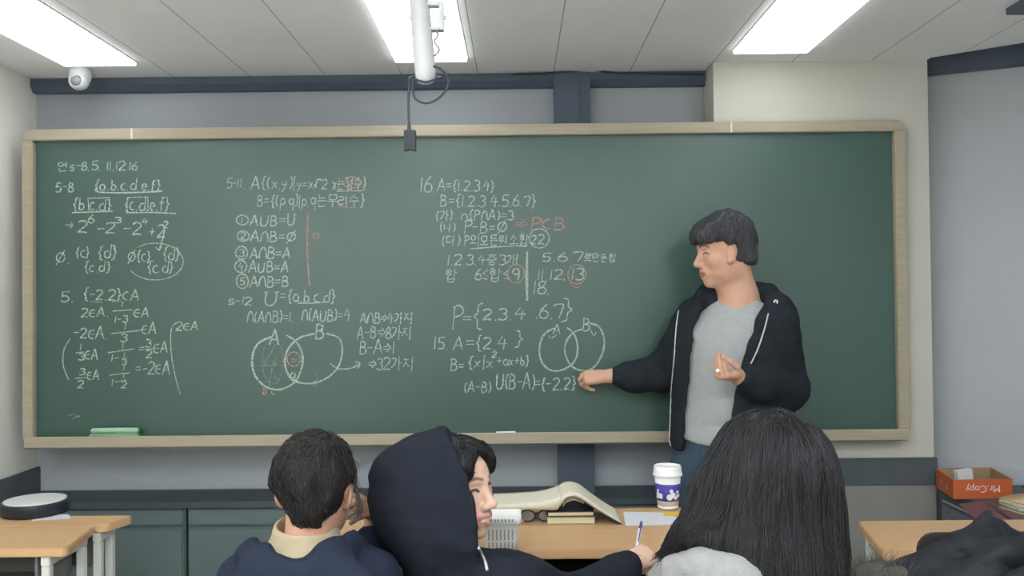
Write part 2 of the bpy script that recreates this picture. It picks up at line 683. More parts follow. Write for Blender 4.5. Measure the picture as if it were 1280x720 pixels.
bm = bmesh.new()
q = [rel(bot + dirp * x) for x in (0, .003, .008, .018, .05, .12, .2, (ctop - bot).length - .012)]
rr = [.012, .017, .0195, .021, .0218, .021, .0185, .0175]
rings = []
tube(bm, q, 1.0, 24, taper=lambda s_: np.interp(s_, np.linspace(0, 1, 8), rr))
obj('pole', bm, M_pole, t, True)
bm = bmesh.new(); lathe(bm, [(.06, -.014), (.06, 0)], 28)
obj('ceiling_plate', bm, M_pole, t)
bm = bmesh.new()
c = rel(P(543, 22, 1.8))
box(bm, c + Vector((-.014, -.012, -.028)), c + Vector((.011, .012, -.022)))
box(bm, c + Vector((-.014, -.012, .022)), c + Vector((.011, .012, .030)))
box(bm, c + Vector((.010, -.012, -.028)), c + Vector((.019, .012, .030)))
obj('bracket', bm, M_pole, t, bevel=.001)
bm = bmesh.new()
c = rel(P(555, 22, 1.8))
tube(bm, [c + Vector((-.004, 0, 0)), c + Vector((.005, 0, 0))], .005, 10)
obj('screw', bm, M_pole, t)
bm = bmesh.new()
c = rel(P(514, 23, 1.8))
tube(bm, [c + Vector((-.003, 0, 0)), c + Vector((.01, 0, 0))], .004, 10)
obj('screw', bm, M_pole, t)
bm = bmesh.new()
tube(bm, smoothpath([rel(P(546, 38, 1.795)), rel(P(547, 45, 1.785)), rel(P(543, 52, 1.79)), rel(P(549, 62, 1.785)), rel(P(543, 70, 1.78))]), .0022, 6)
obj('wire', bm, mat('wire_grey', '8f9296', .5), t, True)

M_cable = mat('cable_charcoal', '3d424b', 0.5)
t = thing('hanging_cable', 'dark cable looped under the projector pole with a black connector', 'cable', P(512, 100, 1.78))
o0 = Vector(t.location)
bm = bmesh.new()
path = [P(542, 83, 1.772), P(551, 87, 1.765), P(560, 97, 1.77), P(559, 110, 1.775), P(548, 123, 1.78), P(533, 129, 1.78), P(520, 124, 1.78), P(516, 112, 1.778), P(517, 99, 1.772),
        P(524, 101, 1.765), P(534, 102.5, 1.762), P(547, 98, 1.772), P(551, 97, 1.80), P(545, 96, 1.836), P(532, 95, 1.845), P(518, 96, 1.835), P(512, 98, 1.80), P(511.5, 106, 1.79), P(510.5, 130, 1.79), P(511.3, 160, 1.79)]
tube(bm, [p - o0 for p in smoothpath(path, 8)], .0024, 8)
obj('cord', bm, M_cable, t, True)
bm = bmesh.new()
a = P(511.3, 154, 1.79) - o0
tube(bm, [a, a + Vector((0, 0, -.014))], .0028, 8, taper=lambda s_: 1 + s_ * .6)
obj('strain_relief', bm, M_cable, t)
bm = bmesh.new()
a = P(512.5, 163, 1.79) - o0
prism(bm, [(-.012, 0), (-.012, -.043), (0, -.040), (.012, -.043), (.012, 0)], 'y', -.007, .007)
bmesh.ops.translate(bm, verts=bm.verts, vec=a)
obj('connector', bm, mat('connector_black', '2a2e35', 0.45), t, bevel=.0012)
# ------------------------------------------------------------------ blackboard and everything chalked on it
YF = 3.262                       # writing face
M_boardg = mat('blackboard_green', '33534a', 0.40, 0.9, var=0.05, scale=2.5, bump=0.02, bscale=300)
M_oak = mat('pale_wood_frame', 'aa9f8b', 0.5, 0.3, var=0.07, scale=9, stretch=(.4, 1, 14))
M_joint = mat('frame_joint', 'e2dac8', 0.5)
bx0, bx1 = P(27, 161, 3.24).x, P(1131.5, 150, 3.24).x
bz1 = (P(27, 161.5, 3.24).z + P(1131, 150, 3.24).z) / 2
bz0 = (P(32, 561, 3.2).z + P(1131, 551, 3.2).z) / 2
fw = 0.041
board = thing('blackboard', 'wide green blackboard in a pale wood frame, covered in chalked mathematics', 'blackboard', ((bx0 + bx1) / 2, YP, bz0))
parts = []
parts.append(obj('writing_surface', nbox((bx0 + .02, YF, bz0 + .02), (bx1 - .02, YP - .002, bz1 - .02)), M_boardg))


def rr_frame(x0, z0, x1, z1, w, rad, seg=6):
    """three-sided rounded frame (left, top, right) as separate rails"""
    out = []
    yf, yb = 3.238, YF + .004
    zt = z0 + .03
    out.append(('frame_left', [(x0, zt), (x0 + w, zt), (x0 + w, z1 - w), (x0, z1 - w)]))
    arc = lambda cx, cz, a0, a1: [(cx + rad * math.cos(a0 + (a1 - a0) * i / seg), cz + rad * math.sin(a0 + (a1 - a0) * i / seg)) for i in range(seg + 1)]
    top = [(x0, z1 - w), (x1, z1 - w)] + arc(x1 - rad, z1 - rad, 0, math.pi / 2) + arc(x0 + rad, z1 - rad, math.pi / 2, math.pi)
    out.append(('frame_top', top))
    out.append(('frame_right', [(x1 - w, zt), (x1, zt), (x1, z1 - w), (x1 - w, z1 - w)]))
    res = []
    for n, poly in out:
        bm = bmesh.new()
        prism(bm, poly, 'y', yf, yb)
        res.append(obj(n, bm, M_oak, bevel=.003))
    return res


parts += rr_frame(bx0, bz0, bx1, bz1, fw, .03)
for u in (165, 914):
    x = P(u, 160, 3.24).x
    parts.append(obj('joint_strip', nbox((x - .003, 3.2365, bz1 - fw + .001), (x + .003, 3.239, bz1 - .001)), M_joint))
# chalk tray
bm = bmesh.new()
prism(bm, [(YP - .001, bz0), (3.195, bz0), (3.185, bz0 + .006), (3.185, bz0 + .040), (3.192, bz0 + .044), (3.2, bz0 + .040), (3.205, bz0 + .033), (YF - .002, bz0 + .033), (YP - .001, bz0 + .03)], 'x', P(31, 560, 3.19).x, P(1134, 550, 3.19).x)
parts.append(obj('chalk_tray', bm, M_oak))

# --- chalk handwriting: a small alphabet of strokes in a box 1 high
def arc(cx, cy, rx, ry, a0, a1, n=10):
    return [(cx + rx * math.cos(math.radians(a0 + (a1 - a0) * i / n)), cy + ry * math.sin(math.radians(a0 + (a1 - a0) * i / n))) for i in range(n + 1)]


G = {
    '0': [.55, arc(.27, .5, .24, .48, 90, 450)], '1': [.25, [(.12, 1), (.1, 0)]],
    '2': [.6, arc(.27, .74, .24, .25, 160, -40, 8) + [(.05, .03), (.3, .06), (.56, .0)]],
    '3': [.55, arc(.24, .76, .22, .23, 150, -80, 8), arc(.24, .27, .26, .27, 85, -150, 9)],
    '4': [.6, [(.28, 1), (.04, .42), (.58, .46)], [(.42, .8), (.38, -.05)]],
    '5': [.6, [(.14, .95), (.1, .55)] + arc(.26, .3, .26, .29, 110, -140, 9), [(.12, .97), (.55, 1)]],
    '6': [.55, [(.42, 1), (.14, .6)] + arc(.28, .27, .23, .26, 150, 510, 12)],
    '7': [.55, [(.05, .8), (.05, .97), (.5, .97), (.42, .5), (.3, 0)]],
    '8': [.5, arc(.26, .74, .18, .23, 60, 270, 8) + arc(.26, .25, .22, .25, 90, -270, 12) + [(.3, .55), (.4, .8), (.34, .93)]],
    '9': [.5, arc(.24, .74, .2, .23, 20, 380, 10) + [(.44, .4), (.38, 0)]],
    '.': [.28, [(.1, .03), (.15, .0), (.12, .06)]], ',': [.28, [(.14, .1), (.06, -.12)]],
    '-': [.5, [(.04, .48), (.42, .52)]], '+': [.6, [(.04, .5), (.5, .52)], [(.28, .8), (.26, .2)]],
    '=': [.6, [(.05, .62), (.48, .64)], [(.05, .36), (.5, .38)]], '~': [.5, [(.03, .5), (.15, .6), (.3, .45), (.44, .55)]],
    '(': [.36, arc(.42, .5, .34, .62, 120, 240)], ')': [.36, arc(-.06, .5, .34, .62, 60, -60)],
    '{': [.42, [(.38, 1.08), (.22, 1.0), (.2, .65), (.08, .5), (.2, .35), (.22, -.02), (.38, -.1)]],
    '}': [.42, [(.05, 1.08), (.2, 1.0), (.22, .65), (.34, .5), (.22, .35), (.2, -.02), (.05, -.1)]],
    '|': [.25, [(.12, 1.1), (.1, -.15)]], ' ': [.35],
    'A': [.7, [(.02, -.02), (.3, 1), (.36, .95), (.6, .0)], [(.12, .35), (.5, .38)]],
    'B': [.62, [(.1, .95), (.08, 0)], [(.04, .98), (.3, 1), (.46, .82), (.38, .6), (.12, .54), (.42, .5), (.54, .25), (.4, .02), (.05, 0)]],
    'P': [.6, [(.12, .97), (.08, -.1)], [(.04, .92), (.3, 1.02), (.52, .82), (.42, .58), (.1, .5)]],
    'U': [.75, [(.02, 1), (.2, 1)], [(.12, 1), (.12, .3), (.22, .02), (.42, .02), (.54, .3), (.56, 1)], [(.46, 1), (.66, 1.02)]],
    'u': [.72, [(.08, .95), (.08, .25), (.2, .02), (.4, .02), (.54, .25), (.58, .98)]],
    'n': [.66, [(.05, 0), (.1, .6), (.26, .95), (.42, .9), (.54, .5), (.58, 0)]],
    'f': [.45, [(.42, .95), (.28, 1), (.2, .7), (.18, -.1)], [(.04, .55), (.4, .58)]],
    'a': [.55, arc(.25, .32, .2, .28, 50, 400, 10) + [(.46, .0)]], 'b': [.5, [(.1, 1.05), (.1, .02)] + arc(.25, .28, .18, .27, 200, -160, 10)],
    'c': [.5, arc(.28, .34, .22, .32, 60, 310, 9)], 'd': [.55, arc(.24, .3, .2, .28, 60, 400, 10), [(.46, 1.1), (.44, .0)]],
    'e': [.5, [(.08, .34), (.42, .38)] + arc(.26, .34, .18, .3, 15, 310, 9)], 'p': [.5, [(.12, .7), (.06, -.4)], arc(.26, .42, .2, .27, 150, -150, 9)],
    'q': [.5, arc(.22, .42, .18, .27, 30, 380, 10), [(.42, .7), (.4, -.4)]], 'x': [.55, [(.05, .62), (.22, .5), (.45, .02)], [(.46, .62), (.06, .0)]],
    'y': [.5, [(.06, .65), (.12, .35), (.36, .4)], [(.44, .68), (.36, .2), (.1, -.35)]], 's': [.5, [(.42, .62), (.14, .6), (.12, .36), (.4, .3), (.36, .04), (.08, .02)]],
    'm': [.5, [(.05, 0), (.1, .45), (.22, .5), (.3, .3), (.42, .48), (.48, 0)]],
    'E': [.62, arc(.36, .42, .32, .4, 65, 295, 9), [(.06, .44), (.5, .46)]],          # element of
    'C': [.62, arc(.42, .45, .36, .4, 85, 275, 9)],                                      # subset of
    'O': [.75, arc(.34, .45, .28, .38, 80, 440, 14), [(.58, 1.05), (.06, -.2)]],          # empty set
    '>': [.7, [(.02, .6), (.4, .6)], [(.02, .38), (.4, .38)], [(.32, .85), (.62, .5), (.3, .15)]],   # therefore
    'r': [.8, [(.0, .35), (.14, .45), (.2, .05), (.32, .95), (.75, .97)]], '<': [.55, [(.46, .95), (.08, .62), (.46, .36)], [(.08, .18), (.46, .12)]],
    ']': [.6, [(.05, .5), (.5, .52)], [(.36, .75), (.56, .52), (.34, .25)]],             # arrow
    # Korean syllables
    '가': [.95, [(.05, .85), (.4, .85), (.3, .4), (.05, .1)], [(.65, 1.05), (.65, -.1)], [(.65, .5), (.85, .5)]],
    '나': [.95, [(.1, .9), (.1, .35), (.45, .42)], [(.65, 1.05), (.65, -.1)], [(.65, .5), (.85, .5)]],
    '다': [.95, [(.45, .88), (.1, .86), (.1, .3), (.48, .36)], [(.65, 1.05), (.65, -.1)], [(.65, .5), (.85, .5)]],
    '지': [.95, [(.05, .88), (.45, .88)], [(.28, .86), (.04, .25)], [(.26, .6), (.48, .28)], [(.72, 1.05), (.72, -.1)]],
    '의': [.95, arc(.28, .7, .2, .22, 90, 450, 9), [(.02, .2), (.6, .26)], [(.78, 1.05), (.76, -.1)]],
    '모': [.95, [(.2, .95), (.2, .5), (.68, .5), (.68, .95), (.2, .95)], [(.44, .5), (.44, .15)], [(.04, .12), (.88, .15)]],
    '든': [.95, [(.7, .98), (.22, .96), (.22, .66), (.72, .68)], [(.04, .45), (.88, .48)], [(.22, .3), (.22, -.02), (.76, .02)]],
    '원': [1., arc(.26, .8, .18, .17, 90, 450, 9), [(.04, .48), (.56, .5)], [(.3, .48), (.3, .28)], [(.74, 1.05), (.74, .2)], [(.54, .36), (.74, .36)], [(.2, .2), (.2, -.06), (.74, -.04)]],
    '소': [.95, [(.44, .98), (.14, .5)], [(.4, .8), (.74, .5)], [(.44, .48), (.44, .15)], [(.04, .12), (.88, .14)]],
    '합': [1., [(.14, 1.02), (.42, 1.02)], [(.02, .86), (.52, .86)], arc(.28, .62, .16, .14, 90, 450, 8), [(.74, 1.05), (.74, .42)], [(.74, .74), (.92, .74)], [(.24, .36), (.26, -.08), (.7, -.06), (.72, .36)], [(.25, .15), (.7, .16)]],
    '중': [.95, [(.16, .98), (.76, .98)], [(.46, .96), (.12, .62)], [(.46, .86), (.8, .62)], [(.02, .5), (.9, .5)], [(.46, .5), (.46, .32)], arc(.46, .14, .2, .16, 90, 450, 9)],
    '개': [1., [(.05, .85), (.36, .85), (.28, .4), (.05, .1)], [(.56, 1.), (.56, 0)], [(.56, .5), (.8, .5)], [(.82, 1.06), (.82, -.1)]],
    '로': [.95, [(.16, .98), (.72, .98), (.72, .76), (.18, .74), (.18, .5), (.76, .5)], [(.44, .5), (.44, .18)], [(.04, .14), (.88, .16)]],
    '만': [1., [(.08, .95), (.08, .5), (.46, .5), (.46, .95), (.08, .95)], [(.7, 1.05), (.7, .3)], [(.7, .7), (.9, .7)], [(.16, .28), (.16, -.04), (.76, -.02)]],
    '연': [1., arc(.26, .72, .2, .22, 90, 450, 9), [(.5, .8), (.74, .8)], [(.5, .62), (.74, .62)], [(.76, 1.05), (.76, .3)], [(.18, .3), (.18, -.04), (.78, -.02)]],
    '는': [.95, [(.22, 1.0), (.22, .68), (.74, .7)], [(.04, .46), (.88, .48)], [(.22, .3), (.22, -.02), (.76, .02)]],
    '정': [1., [(.04, .95), (.46, .95)], [(.26, .94), (.02, .5)], [(.26, .74), (.48, .5)], [(.56, .72), (.76, .72)], [(.78, 1.05), (.78, .4)], arc(.5, .16, .24, .18, 90, 450, 9)],
    '수': [.95, [(.44, 1.0), (.1, .58)], [(.42, .84), (.8, .58)], [(.02, .42), (.9, .44)], [(.46, .44), (.46, -.1)]],
    '무': [.95, [(.16, .98), (.16, .6), (.74, .6), (.74, .98), (.16, .98)], [(.02, .42), (.9, .44)], [(.46, .44), (.46, -.1)]],
    '리': [.95, [(.06, .9), (.46, .9), (.44, .62), (.08, .58), (.08, .2), (.5, .24)], [(.74, 1.05), (.74, -.1)]],
}
hand = random.Random(4)


class Chalk:
    def __init__(s):
        s.strokes = []

    def line(s, pts, w=1.0, sm=True):
        s.strokes.append((pts, w, sm)); return s

    def text(s, t, x0, x1, yt, yb, w=1.0, dy=0.0):
        """handwrite t between pixel columns x0..x1, rows yt (top) .. yb (base); dy tilts the line"""
        adv = sum(G[c][0] for c in t)
        k = (x1 - x0) / adv
        h = yb - yt
        x = x0
        for c in t:
            g = G[c]
            jx, jy, js = hand.uniform(-.03, .03), hand.uniform(-.05, .05), hand.uniform(.92, 1.08)
            off = dy * (x - x0) / max(1, x1 - x0)
            for st in g[1:]:
                s.strokes.append(([(x + (px * js + jx + (py - .5) * .06) * k, yb + off - (py * js + jy) * h) for px, py in st], w, len(st) > 3))
            x += g[0] * k
        return s

    def circ(s, cx, cy, rx, ry, w=1.0, a0=80, a1=440):
        s.strokes.append(([(cx + rx * math.cos(math.radians(a)), cy - ry * math.sin(math.radians(a))) for a in np.linspace(a0, a1, 28)], w, True)); return s

    def build(s, name, material):
        """one part per patch of writing that stands apart from the rest"""
        n = len(s.strokes)
        bb = np.array([[min(p[0] for p in t[0]), min(p[1] for p in t[0]), max(p[0] for p in t[0]), max(p[1] for p in t[0])] for t in s.strokes]) / 337.0
        size = (bb[:, 2:] - bb[:, :2]).max(1)
        own = list(range(n))

        def find(i):
            while own[i] != i:
                i = own[i]
            return i
        for i in range(n):
            for k in range(i):
                g = np.maximum(0, np.maximum(bb[i, :2] - bb[k, 2:], bb[k, :2] - bb[i, 2:]))
                if np.hypot(*g) <= max(.018, .45 * max(size[i], size[k])):
                    own[find(i)] = find(k)
        for c in sorted({find(i) for i in range(n)}):
            s.patch(name, material, [s.strokes[i] for i in range(n) if find(i) == c])

    def patch(s, name, material, strokes):
        bm = bmesh.new()
        for pts, w, sm in strokes:
            q = [Vector((P(u, v, YF).x, 0, P(u, v, YF).z)) for u, v in pts]
            if sm:
                q = smoothpath(q, 3)
            hw0 = .0025 * w
            prev = None
            n = len(q)
            for i, p in enumerate(q):
                tt = q[min(i + 1, n - 1)] - q[max(i - 1, 0)]
                if tt.length < 1e-7:
                    tt = Vector((1, 0, 0))
                tt.normalize()
                nn = Vector((-tt.z, 0, tt.x))
                hw = hw0 * hand.uniform(.7, 1.2) * (0.75 if i in (0, n - 1) else 1)
                e = [bm.verts.new((p + nn * hw) + Vector((0, YF - .0004, 0))), bm.verts.new((p + Vector((0, YF - .0012, 0)))), bm.verts.new((p - nn * hw) + Vector((0, YF - .0004, 0)))]
                if prev:
                    for k in (0, 1):
                        bm.faces.new((prev[k], prev[k + 1], e[k + 1], e[k]))
                prev = e
        bmesh.ops.recalc_face_normals(bm, faces=bm.faces)
        o = obj(name, bm, material)
        parts.append(o)
        return o


def chalkmat(name, col, lo=.35, hi=.9):
    m = mat(name, col, 0.95, 0.05)
    nt = m.node_tree
    b = nt.nodes['Principled BSDF']
    tc = nt.nodes.new('ShaderNodeTexCoord'); n = nt.nodes.new('ShaderNodeTexNoise')
    n.inputs['Scale'].default_value = 160; n.inputs['Detail'].default_value = 3
    mr = nt.nodes.new('ShaderNodeMapRange')
    mr.inputs[1].default_value = .35; mr.inputs[2].default_value = .65
    mr.inputs[3].default_value = lo; mr.inputs[4].default_value = hi
    nt.links.new(tc.outputs['Object'], n.inputs['Vector']); nt.links.new(n.outputs['Fac'], mr.inputs[0])
    nt.links.new(mr.outputs[0], b.inputs['Alpha'])
    return m


M_chalk = chalkmat('white_chalk', 'c3d4ca')
M_faint = chalkmat('faint_chalk', 'c5d4ca', .1, .5)
M_pink = chalkmat('pink_chalk', 'c9a09a')
C = Chalk()
C.text('연s-8.5. 11.12.16', 72, 173, 202, 213, .9)
C.build('chalk_lettering', M_chalk)

C = Chalk()
C.text('5-8', 69, 92, 228, 240).text('{a.b.c.d.e.f}', 118, 202, 225, 238).line([(121, 234), (122, 240), (160, 241), (203, 239)], 1.2)
C.text('{b.c.d}', 91, 140, 249, 263).line([(111, 263), (110, 248), (137, 247), (137, 262)], .9, False).line([(90, 266), (141, 264)], 1.1)
C.text('{c.d.e.f}', 155, 212, 248, 263).line([(159, 264), (159, 247), (185, 246), (185, 264)], .9, False).line([(158, 266), (190, 265.5), (220, 267)], 1.2)
C.text(']', 80, 92, 275, 289).text('2', 97, 110, 277, 291, 1.1).text('6', 110, 118, 269, 279).text('-2', 121, 145, 279, 292, 1.1).text('3', 142, 153, 272, 279)
C.text('-2', 154, 177, 279, 294, 1.1).text('4', 177, 185, 273, 281).text('+2', 185, 207, 281, 297, 1.1).text('2', 204, 211, 276, 285)
C.line([(207, 282), (204, 296), (199, 312)]).line([(195, 309), (199, 313), (202, 308)])
C.text('O.', 70, 88, 315, 329).text('{c}', 94, 113, 309, 322).text('{d}', 122, 147, 308, 323).text('O{c}.', 160, 193, 314, 327).text('{d}', 203, 226, 310, 325)
C.text('{c.d}', 105, 139, 328, 340).text('{c.d}', 184, 218, 328, 341).circ(194, 327, 35, 23, .7, -150, 130)
C.build('chalk_lettering', M_chalk)

C = Chalk()
C.text('5.', 76, 94, 364, 377, 1.1).text('{-2.2}CA', 104, 175, 362, 375, 1.1).line([(113, 377), (128, 378)], .6).line([(140, 377), (152, 376)], .6)
C.text('2EA.', 101, 137, 385, 396).text('1', 151, 155, 376, 383).line([(140, 389), (166, 387)], 1.1).text('1-3', 143, 161, 394, 403).text('EA', 167, 188, 384, 396)
C.text('-2EA.', 92, 135, 410, 423).text('1', 155, 159, 403, 411).line([(139, 417), (176, 413)], 1.1).text('3', 150, 159, 418, 427).text('EA', 177, 196, 404, 417)
C.line([(88, 423), (80, 437), (79, 457), (86, 475)], .9)
C.text('1', 99, 103, 430, 438).line([(95, 441), (105, 440)]).text('3', 98, 106, 442, 450).text('EA', 106, 123, 437, 449)
C.text('1', 152, 156, 429, 437).line([(135, 441), (168, 436)], 1.1).text('1-', 138, 150, 443, 452).text('1', 154, 157, 440, 446).line([(152, 448), (159, 447)], .8).text('3', 153, 159, 449, 456)
C.text('=', 173, 182, 431, 441).text('3', 182, 189, 425, 434).line([(181, 437), (190, 436)]).text('2', 182, 190, 438, 447).text('EA', 191, 211, 427, 441)
C.text('3', 99, 107, 461, 469).line([(94, 473), (107, 472)]).text('2', 97, 106, 475, 485).text('EA', 108, 125, 463, 475)
C.text('1', 153, 157, 455, 463).line([(137, 469), (162, 466)], 1.1).text('1-', 139, 150, 473, 482).text('1', 153, 157, 467, 473).line([(150, 476), (158, 475)], .8).text('2', 151, 159, 477, 485)
C.text('=-2EA', 169, 213, 453, 468)
C.line([(221, 403), (214, 412), (214, 440), (219, 470), (225, 492)], .8).text('2EA', 219, 250, 402, 413)
C.build('chalk_lettering', M_chalk)

C = Chalk()
C.text('5-11.', 283, 306, 223, 235).text('A', 314, 327, 221, 237, 1.1).text('{(x.y)|', 326, 370, 222, 236).text('y=xr2', 371, 410, 224, 236).text('x는정수}', 415, 458, 222, 237)
C.line([(421, 239), (453, 238.5)], 1.1)
C.text('B={(p.q)|p.q는무리수}', 321, 456, 244, 258)
for (yy, num, xx, hgt, t1, x0, x1) in ((275, '1', 303, 6, 'AuB=U', 313, 371), (295, '2', 304, 6.5, 'AnB=O', 313, 371), (316, '3', 302, 8, 'AnB=A', 312, 365), (333, '4', 301, 7.5, 'AuB=A', 311, 362), (351.5, '5', 303, 9, 'AnB=B', 312, 362)):
    C.circ(xx, yy, 7.4, hgt, 1.0).text(num, xx - 3.5, xx + 3.5, yy - 4, yy + 4.5).text(t1, x0, x1, yy - 6, yy + 7, 1.15)
C.text('s-12', 285, 316, 371, 381).text('U', 328, 350, 366, 382, 1.1).text('={a.b.c.d}', 349, 420, 363, 378).line([(372, 379), (390, 379), (409, 377)], .8)
C.text('n(AnB)=1.', 309, 368, 390, 403).text('n(AuB)=4', 377, 438, 387, 401)
C.text('AnB>4가지', 450, 517, 391, 404).text('A-B>8가지', 446, 516, 408, 423).text('B-A>1', 449, 494, 426, 442).text('>32가지', 460, 518, 447, 462)
C.line([(412, 454), (424, 461), (440, 460), (449, 455)]).line([(443, 452), (450, 454), (447, 461)])
C.build('chalk_lettering', M_chalk)
C = Chalk()
C.line([(339, 421), (322, 430), (315, 449), (319, 470), (333, 484), (350, 487), (368, 478), (377, 460), (378, 443), (370, 427), (358, 419)], 1.5)
C.build('venn_circle', M_chalk)
C = Chalk()
C.line([(394, 417), (375, 422), (361, 435), (356, 452), (361, 470), (373, 478), (392, 479), (411, 471), (424, 456), (428, 436), (423, 422), (408, 417)], 1.5)
C.build('venn_circle', M_chalk)
C = Chalk()
C.text('A', 337, 350, 414, 431, 1.3).text('B', 394, 407, 406, 424, 1.3).text('a', 363, 371, 461, 473)
C.build('chalk_lettering', M_chalk)
C = Chalk()
C.circ(341, 452, 13, 28, .6).line([(324, 457), (343, 457)], .9).line([(345, 430), (335, 448), (331, 457)], .7).line([(340, 460), (336, 484)], .8).line([(340, 460), (347, 480)], .7).text('d', 341, 346, 446, 457, .8).text('s', 329, 335, 446, 456, .7)
C.line([(394, 465), (397, 478)], .6)
C.line([(85, 520), (92, 518), (100, 522)], 1.0).line([(90, 524), (99, 519)], 1.0).line([(194, 522), (198, 522)], .9)
C.line([(377, 331), (382, 326)], .7)
C.build('faint_lettering', M_faint)
C = Chalk()
C.line([(385, 266), (384, 300), (385, 330), (387, 358)], 1.3).circ(395, 295, 3.6, 3.6, .9).circ(367, 449, 8, 9, .9).text('=', 363, 373, 445, 455, .8).circ(440, 228, 11, 7, .8).line([(433, 222), (437, 233), (442, 221), (446, 234), (449, 223)], .7)
C.text('b-c', 328, 345, 480, 493, .9).text('c', 391, 398, 472, 482, .6).line([(424, 258), (447, 260)], .8)
C.build('pink_lettering', M_pink)

C = Chalk()
C.text('16.', 525, 545, 222, 241, 1.0).text('A={1.2.3.4}', 547, 619, 226, 239).text('B={1.2.3.4.5.6.7}', 550, 670, 244, 258)
C.text('(가)', 545, 566, 263, 275).text('n', 576, 586, 267, 275).text('(PnA)=3', 587, 643, 263, 275, 1.1)
C.text('(나)', 550, 570, 279, 290).text('P-B=O', 580, 634, 277, 291, 1.1)
C.text('(다)', 552, 576, 294, 307).text('P의모든원소합', 580, 661, 294, 307, 1.05).line([(588, 311), (630, 308), (660, 307)], .9).text('22', 663, 681, 293, 305, 1.1).circ(674, 298, 12.5, 12, .9)
C.text('1.2.3.4중3개', 559, 650, 318, 331).line([(659, 314), (658.5, 345), (659, 376)], 1.9).text('5.6.7', 677, 729, 316, 327).text('로만든합', 730, 771, 317, 327)
C.text('합', 556, 571, 338, 351).text('6<합<', 593, 637, 336, 350).text('9', 640, 650, 335, 351, 1.1).text('11,12,', 671, 710, 337, 350).text('13', 714, 730, 336, 350, 1.1).text('18.', 666, 689, 352, 368, 1.1)
C.build('chalk_lettering', M_chalk)
C = Chalk()
C.text('>PCB', 645, 708, 272, 287, 1.1).circ(645, 342, 10.5, 11.5, 1.0).circ(721, 343, 11, 12, 1.0).line([(712, 354), (722, 360), (727, 352)], .7)
C.build('pink_lettering', M_pink)
C = Chalk()
C.text('P', 564, 580, 383, 410, 1.25).text('=', 577, 592, 390, 405).text('{', 590, 604, 380, 408, 1.1).text('2.3.4', 603, 656, 386, 400, 1.15).text('.6.7', 668, 704, 381, 398, 1.15).text('}', 700, 717, 377, 400, 1.1)
C.text('15.', 542, 561, 422, 437, 1.05).text('A={2.4', 567, 634, 421, 437, 1.1).text('}', 643, 656, 416, 433)
C.text('B=', 563, 582, 449, 463, 1.1).text('{x|x', 584, 618, 446, 460).text('2', 614, 621, 440, 447).text('+ax+b}', 621, 662, 445, 457)
C.text('(A-B)', 580, 615, 477, 490, 1.1).text('u(B-A)', 620, 669, 468, 486, 1.15).text('={-2.2}', 667, 720, 472, 487, 1.1)
C.build('chalk_lettering', M_chalk)
C = Chalk()
C.line([(693, 410), (681, 417), (675, 430), (675, 446), (682, 459), (695, 464), (710, 459), (720, 448), (722, 432), (717, 417), (708, 409)], 1.4)
C.build('venn_circle', M_chalk)
C = Chalk()
C.line([(729, 411), (716, 416), (708, 427), (706, 440), (712, 455), (722, 462), (736, 463), (748, 452), (755, 434), (754, 418), (747, 407), (736, 404)], 1.4)
C.build('venn_circle', M_chalk)
C = Chalk()
C.text('A', 691, 702, 406, 417, 1.1).text('B', 728, 738, 399, 414, 1.1).line([(738, 411), (742, 420), (745, 415)], .7).line([(686, 419), (689, 423), (696, 418)], .6)
C.build('chalk_lettering', M_chalk)
keep(board, *parts)

# eraser and chalk on the tray
tz = bz0 + .033
e0, e1 = P(114, 540, 3.225), P(174, 540, 3.225)
t = thing('board_eraser', 'pale green felt board eraser on the left end of the chalk tray', 'eraser', ((e0.x + e1.x) / 2, 3.222, tz + .001))
w = (e1.x - e0.x) / 2
M_er = mat('eraser_green', 'a3c9a8', 0.8, 0.2, var=.08, scale=40)
obj('handle', nbox((-w + .004, -.014, .016), (w - .002, .014, .036)), M_er, t, True, bevel=.004)
obj('felt_pad', nbox((-w, -.0155, .0), (w, .0155, .0155)), mat('eraser_felt', '86b490', 0.95, 0.05, bump=.4, bscale=400), t, True, bevel=.003)
M_cst = mat('chalk_stick', 'f0f0ea', 0.9, 0.1)
a = P(622, 537, 3.228)
bm = bmesh.new(); tube(bm, [(-.035, 0, 0), (.035, .004, 0)], .0048, 10)
tag(obj('chalk_stick', bm, M_cst, loc=(a.x + .03, 3.228, tz + .0049)), 'white chalk stick lying on the tray above the hooded student', 'chalk')
# ------------------------------------------------------------------ desks
M_desk = mat('desk_beech', 'c9a278', 0.38, 0.4, var=0.05, scale=5, stretch=(1, 9, 9))
M_edge = mat('desk_edge', 'b98648', 0.45, 0.35, var=0.05, scale=8)
M_leg = mat('white_metal_leg', 'd3d2cc', 0.35, 0.45)
M_under = mat('desk_tray_grey', '6b6d6c', 0.5, 0.35)
M_foot = mat('black_plastic', '1f2022', 0.5, 0.35)
ZT = 0.74


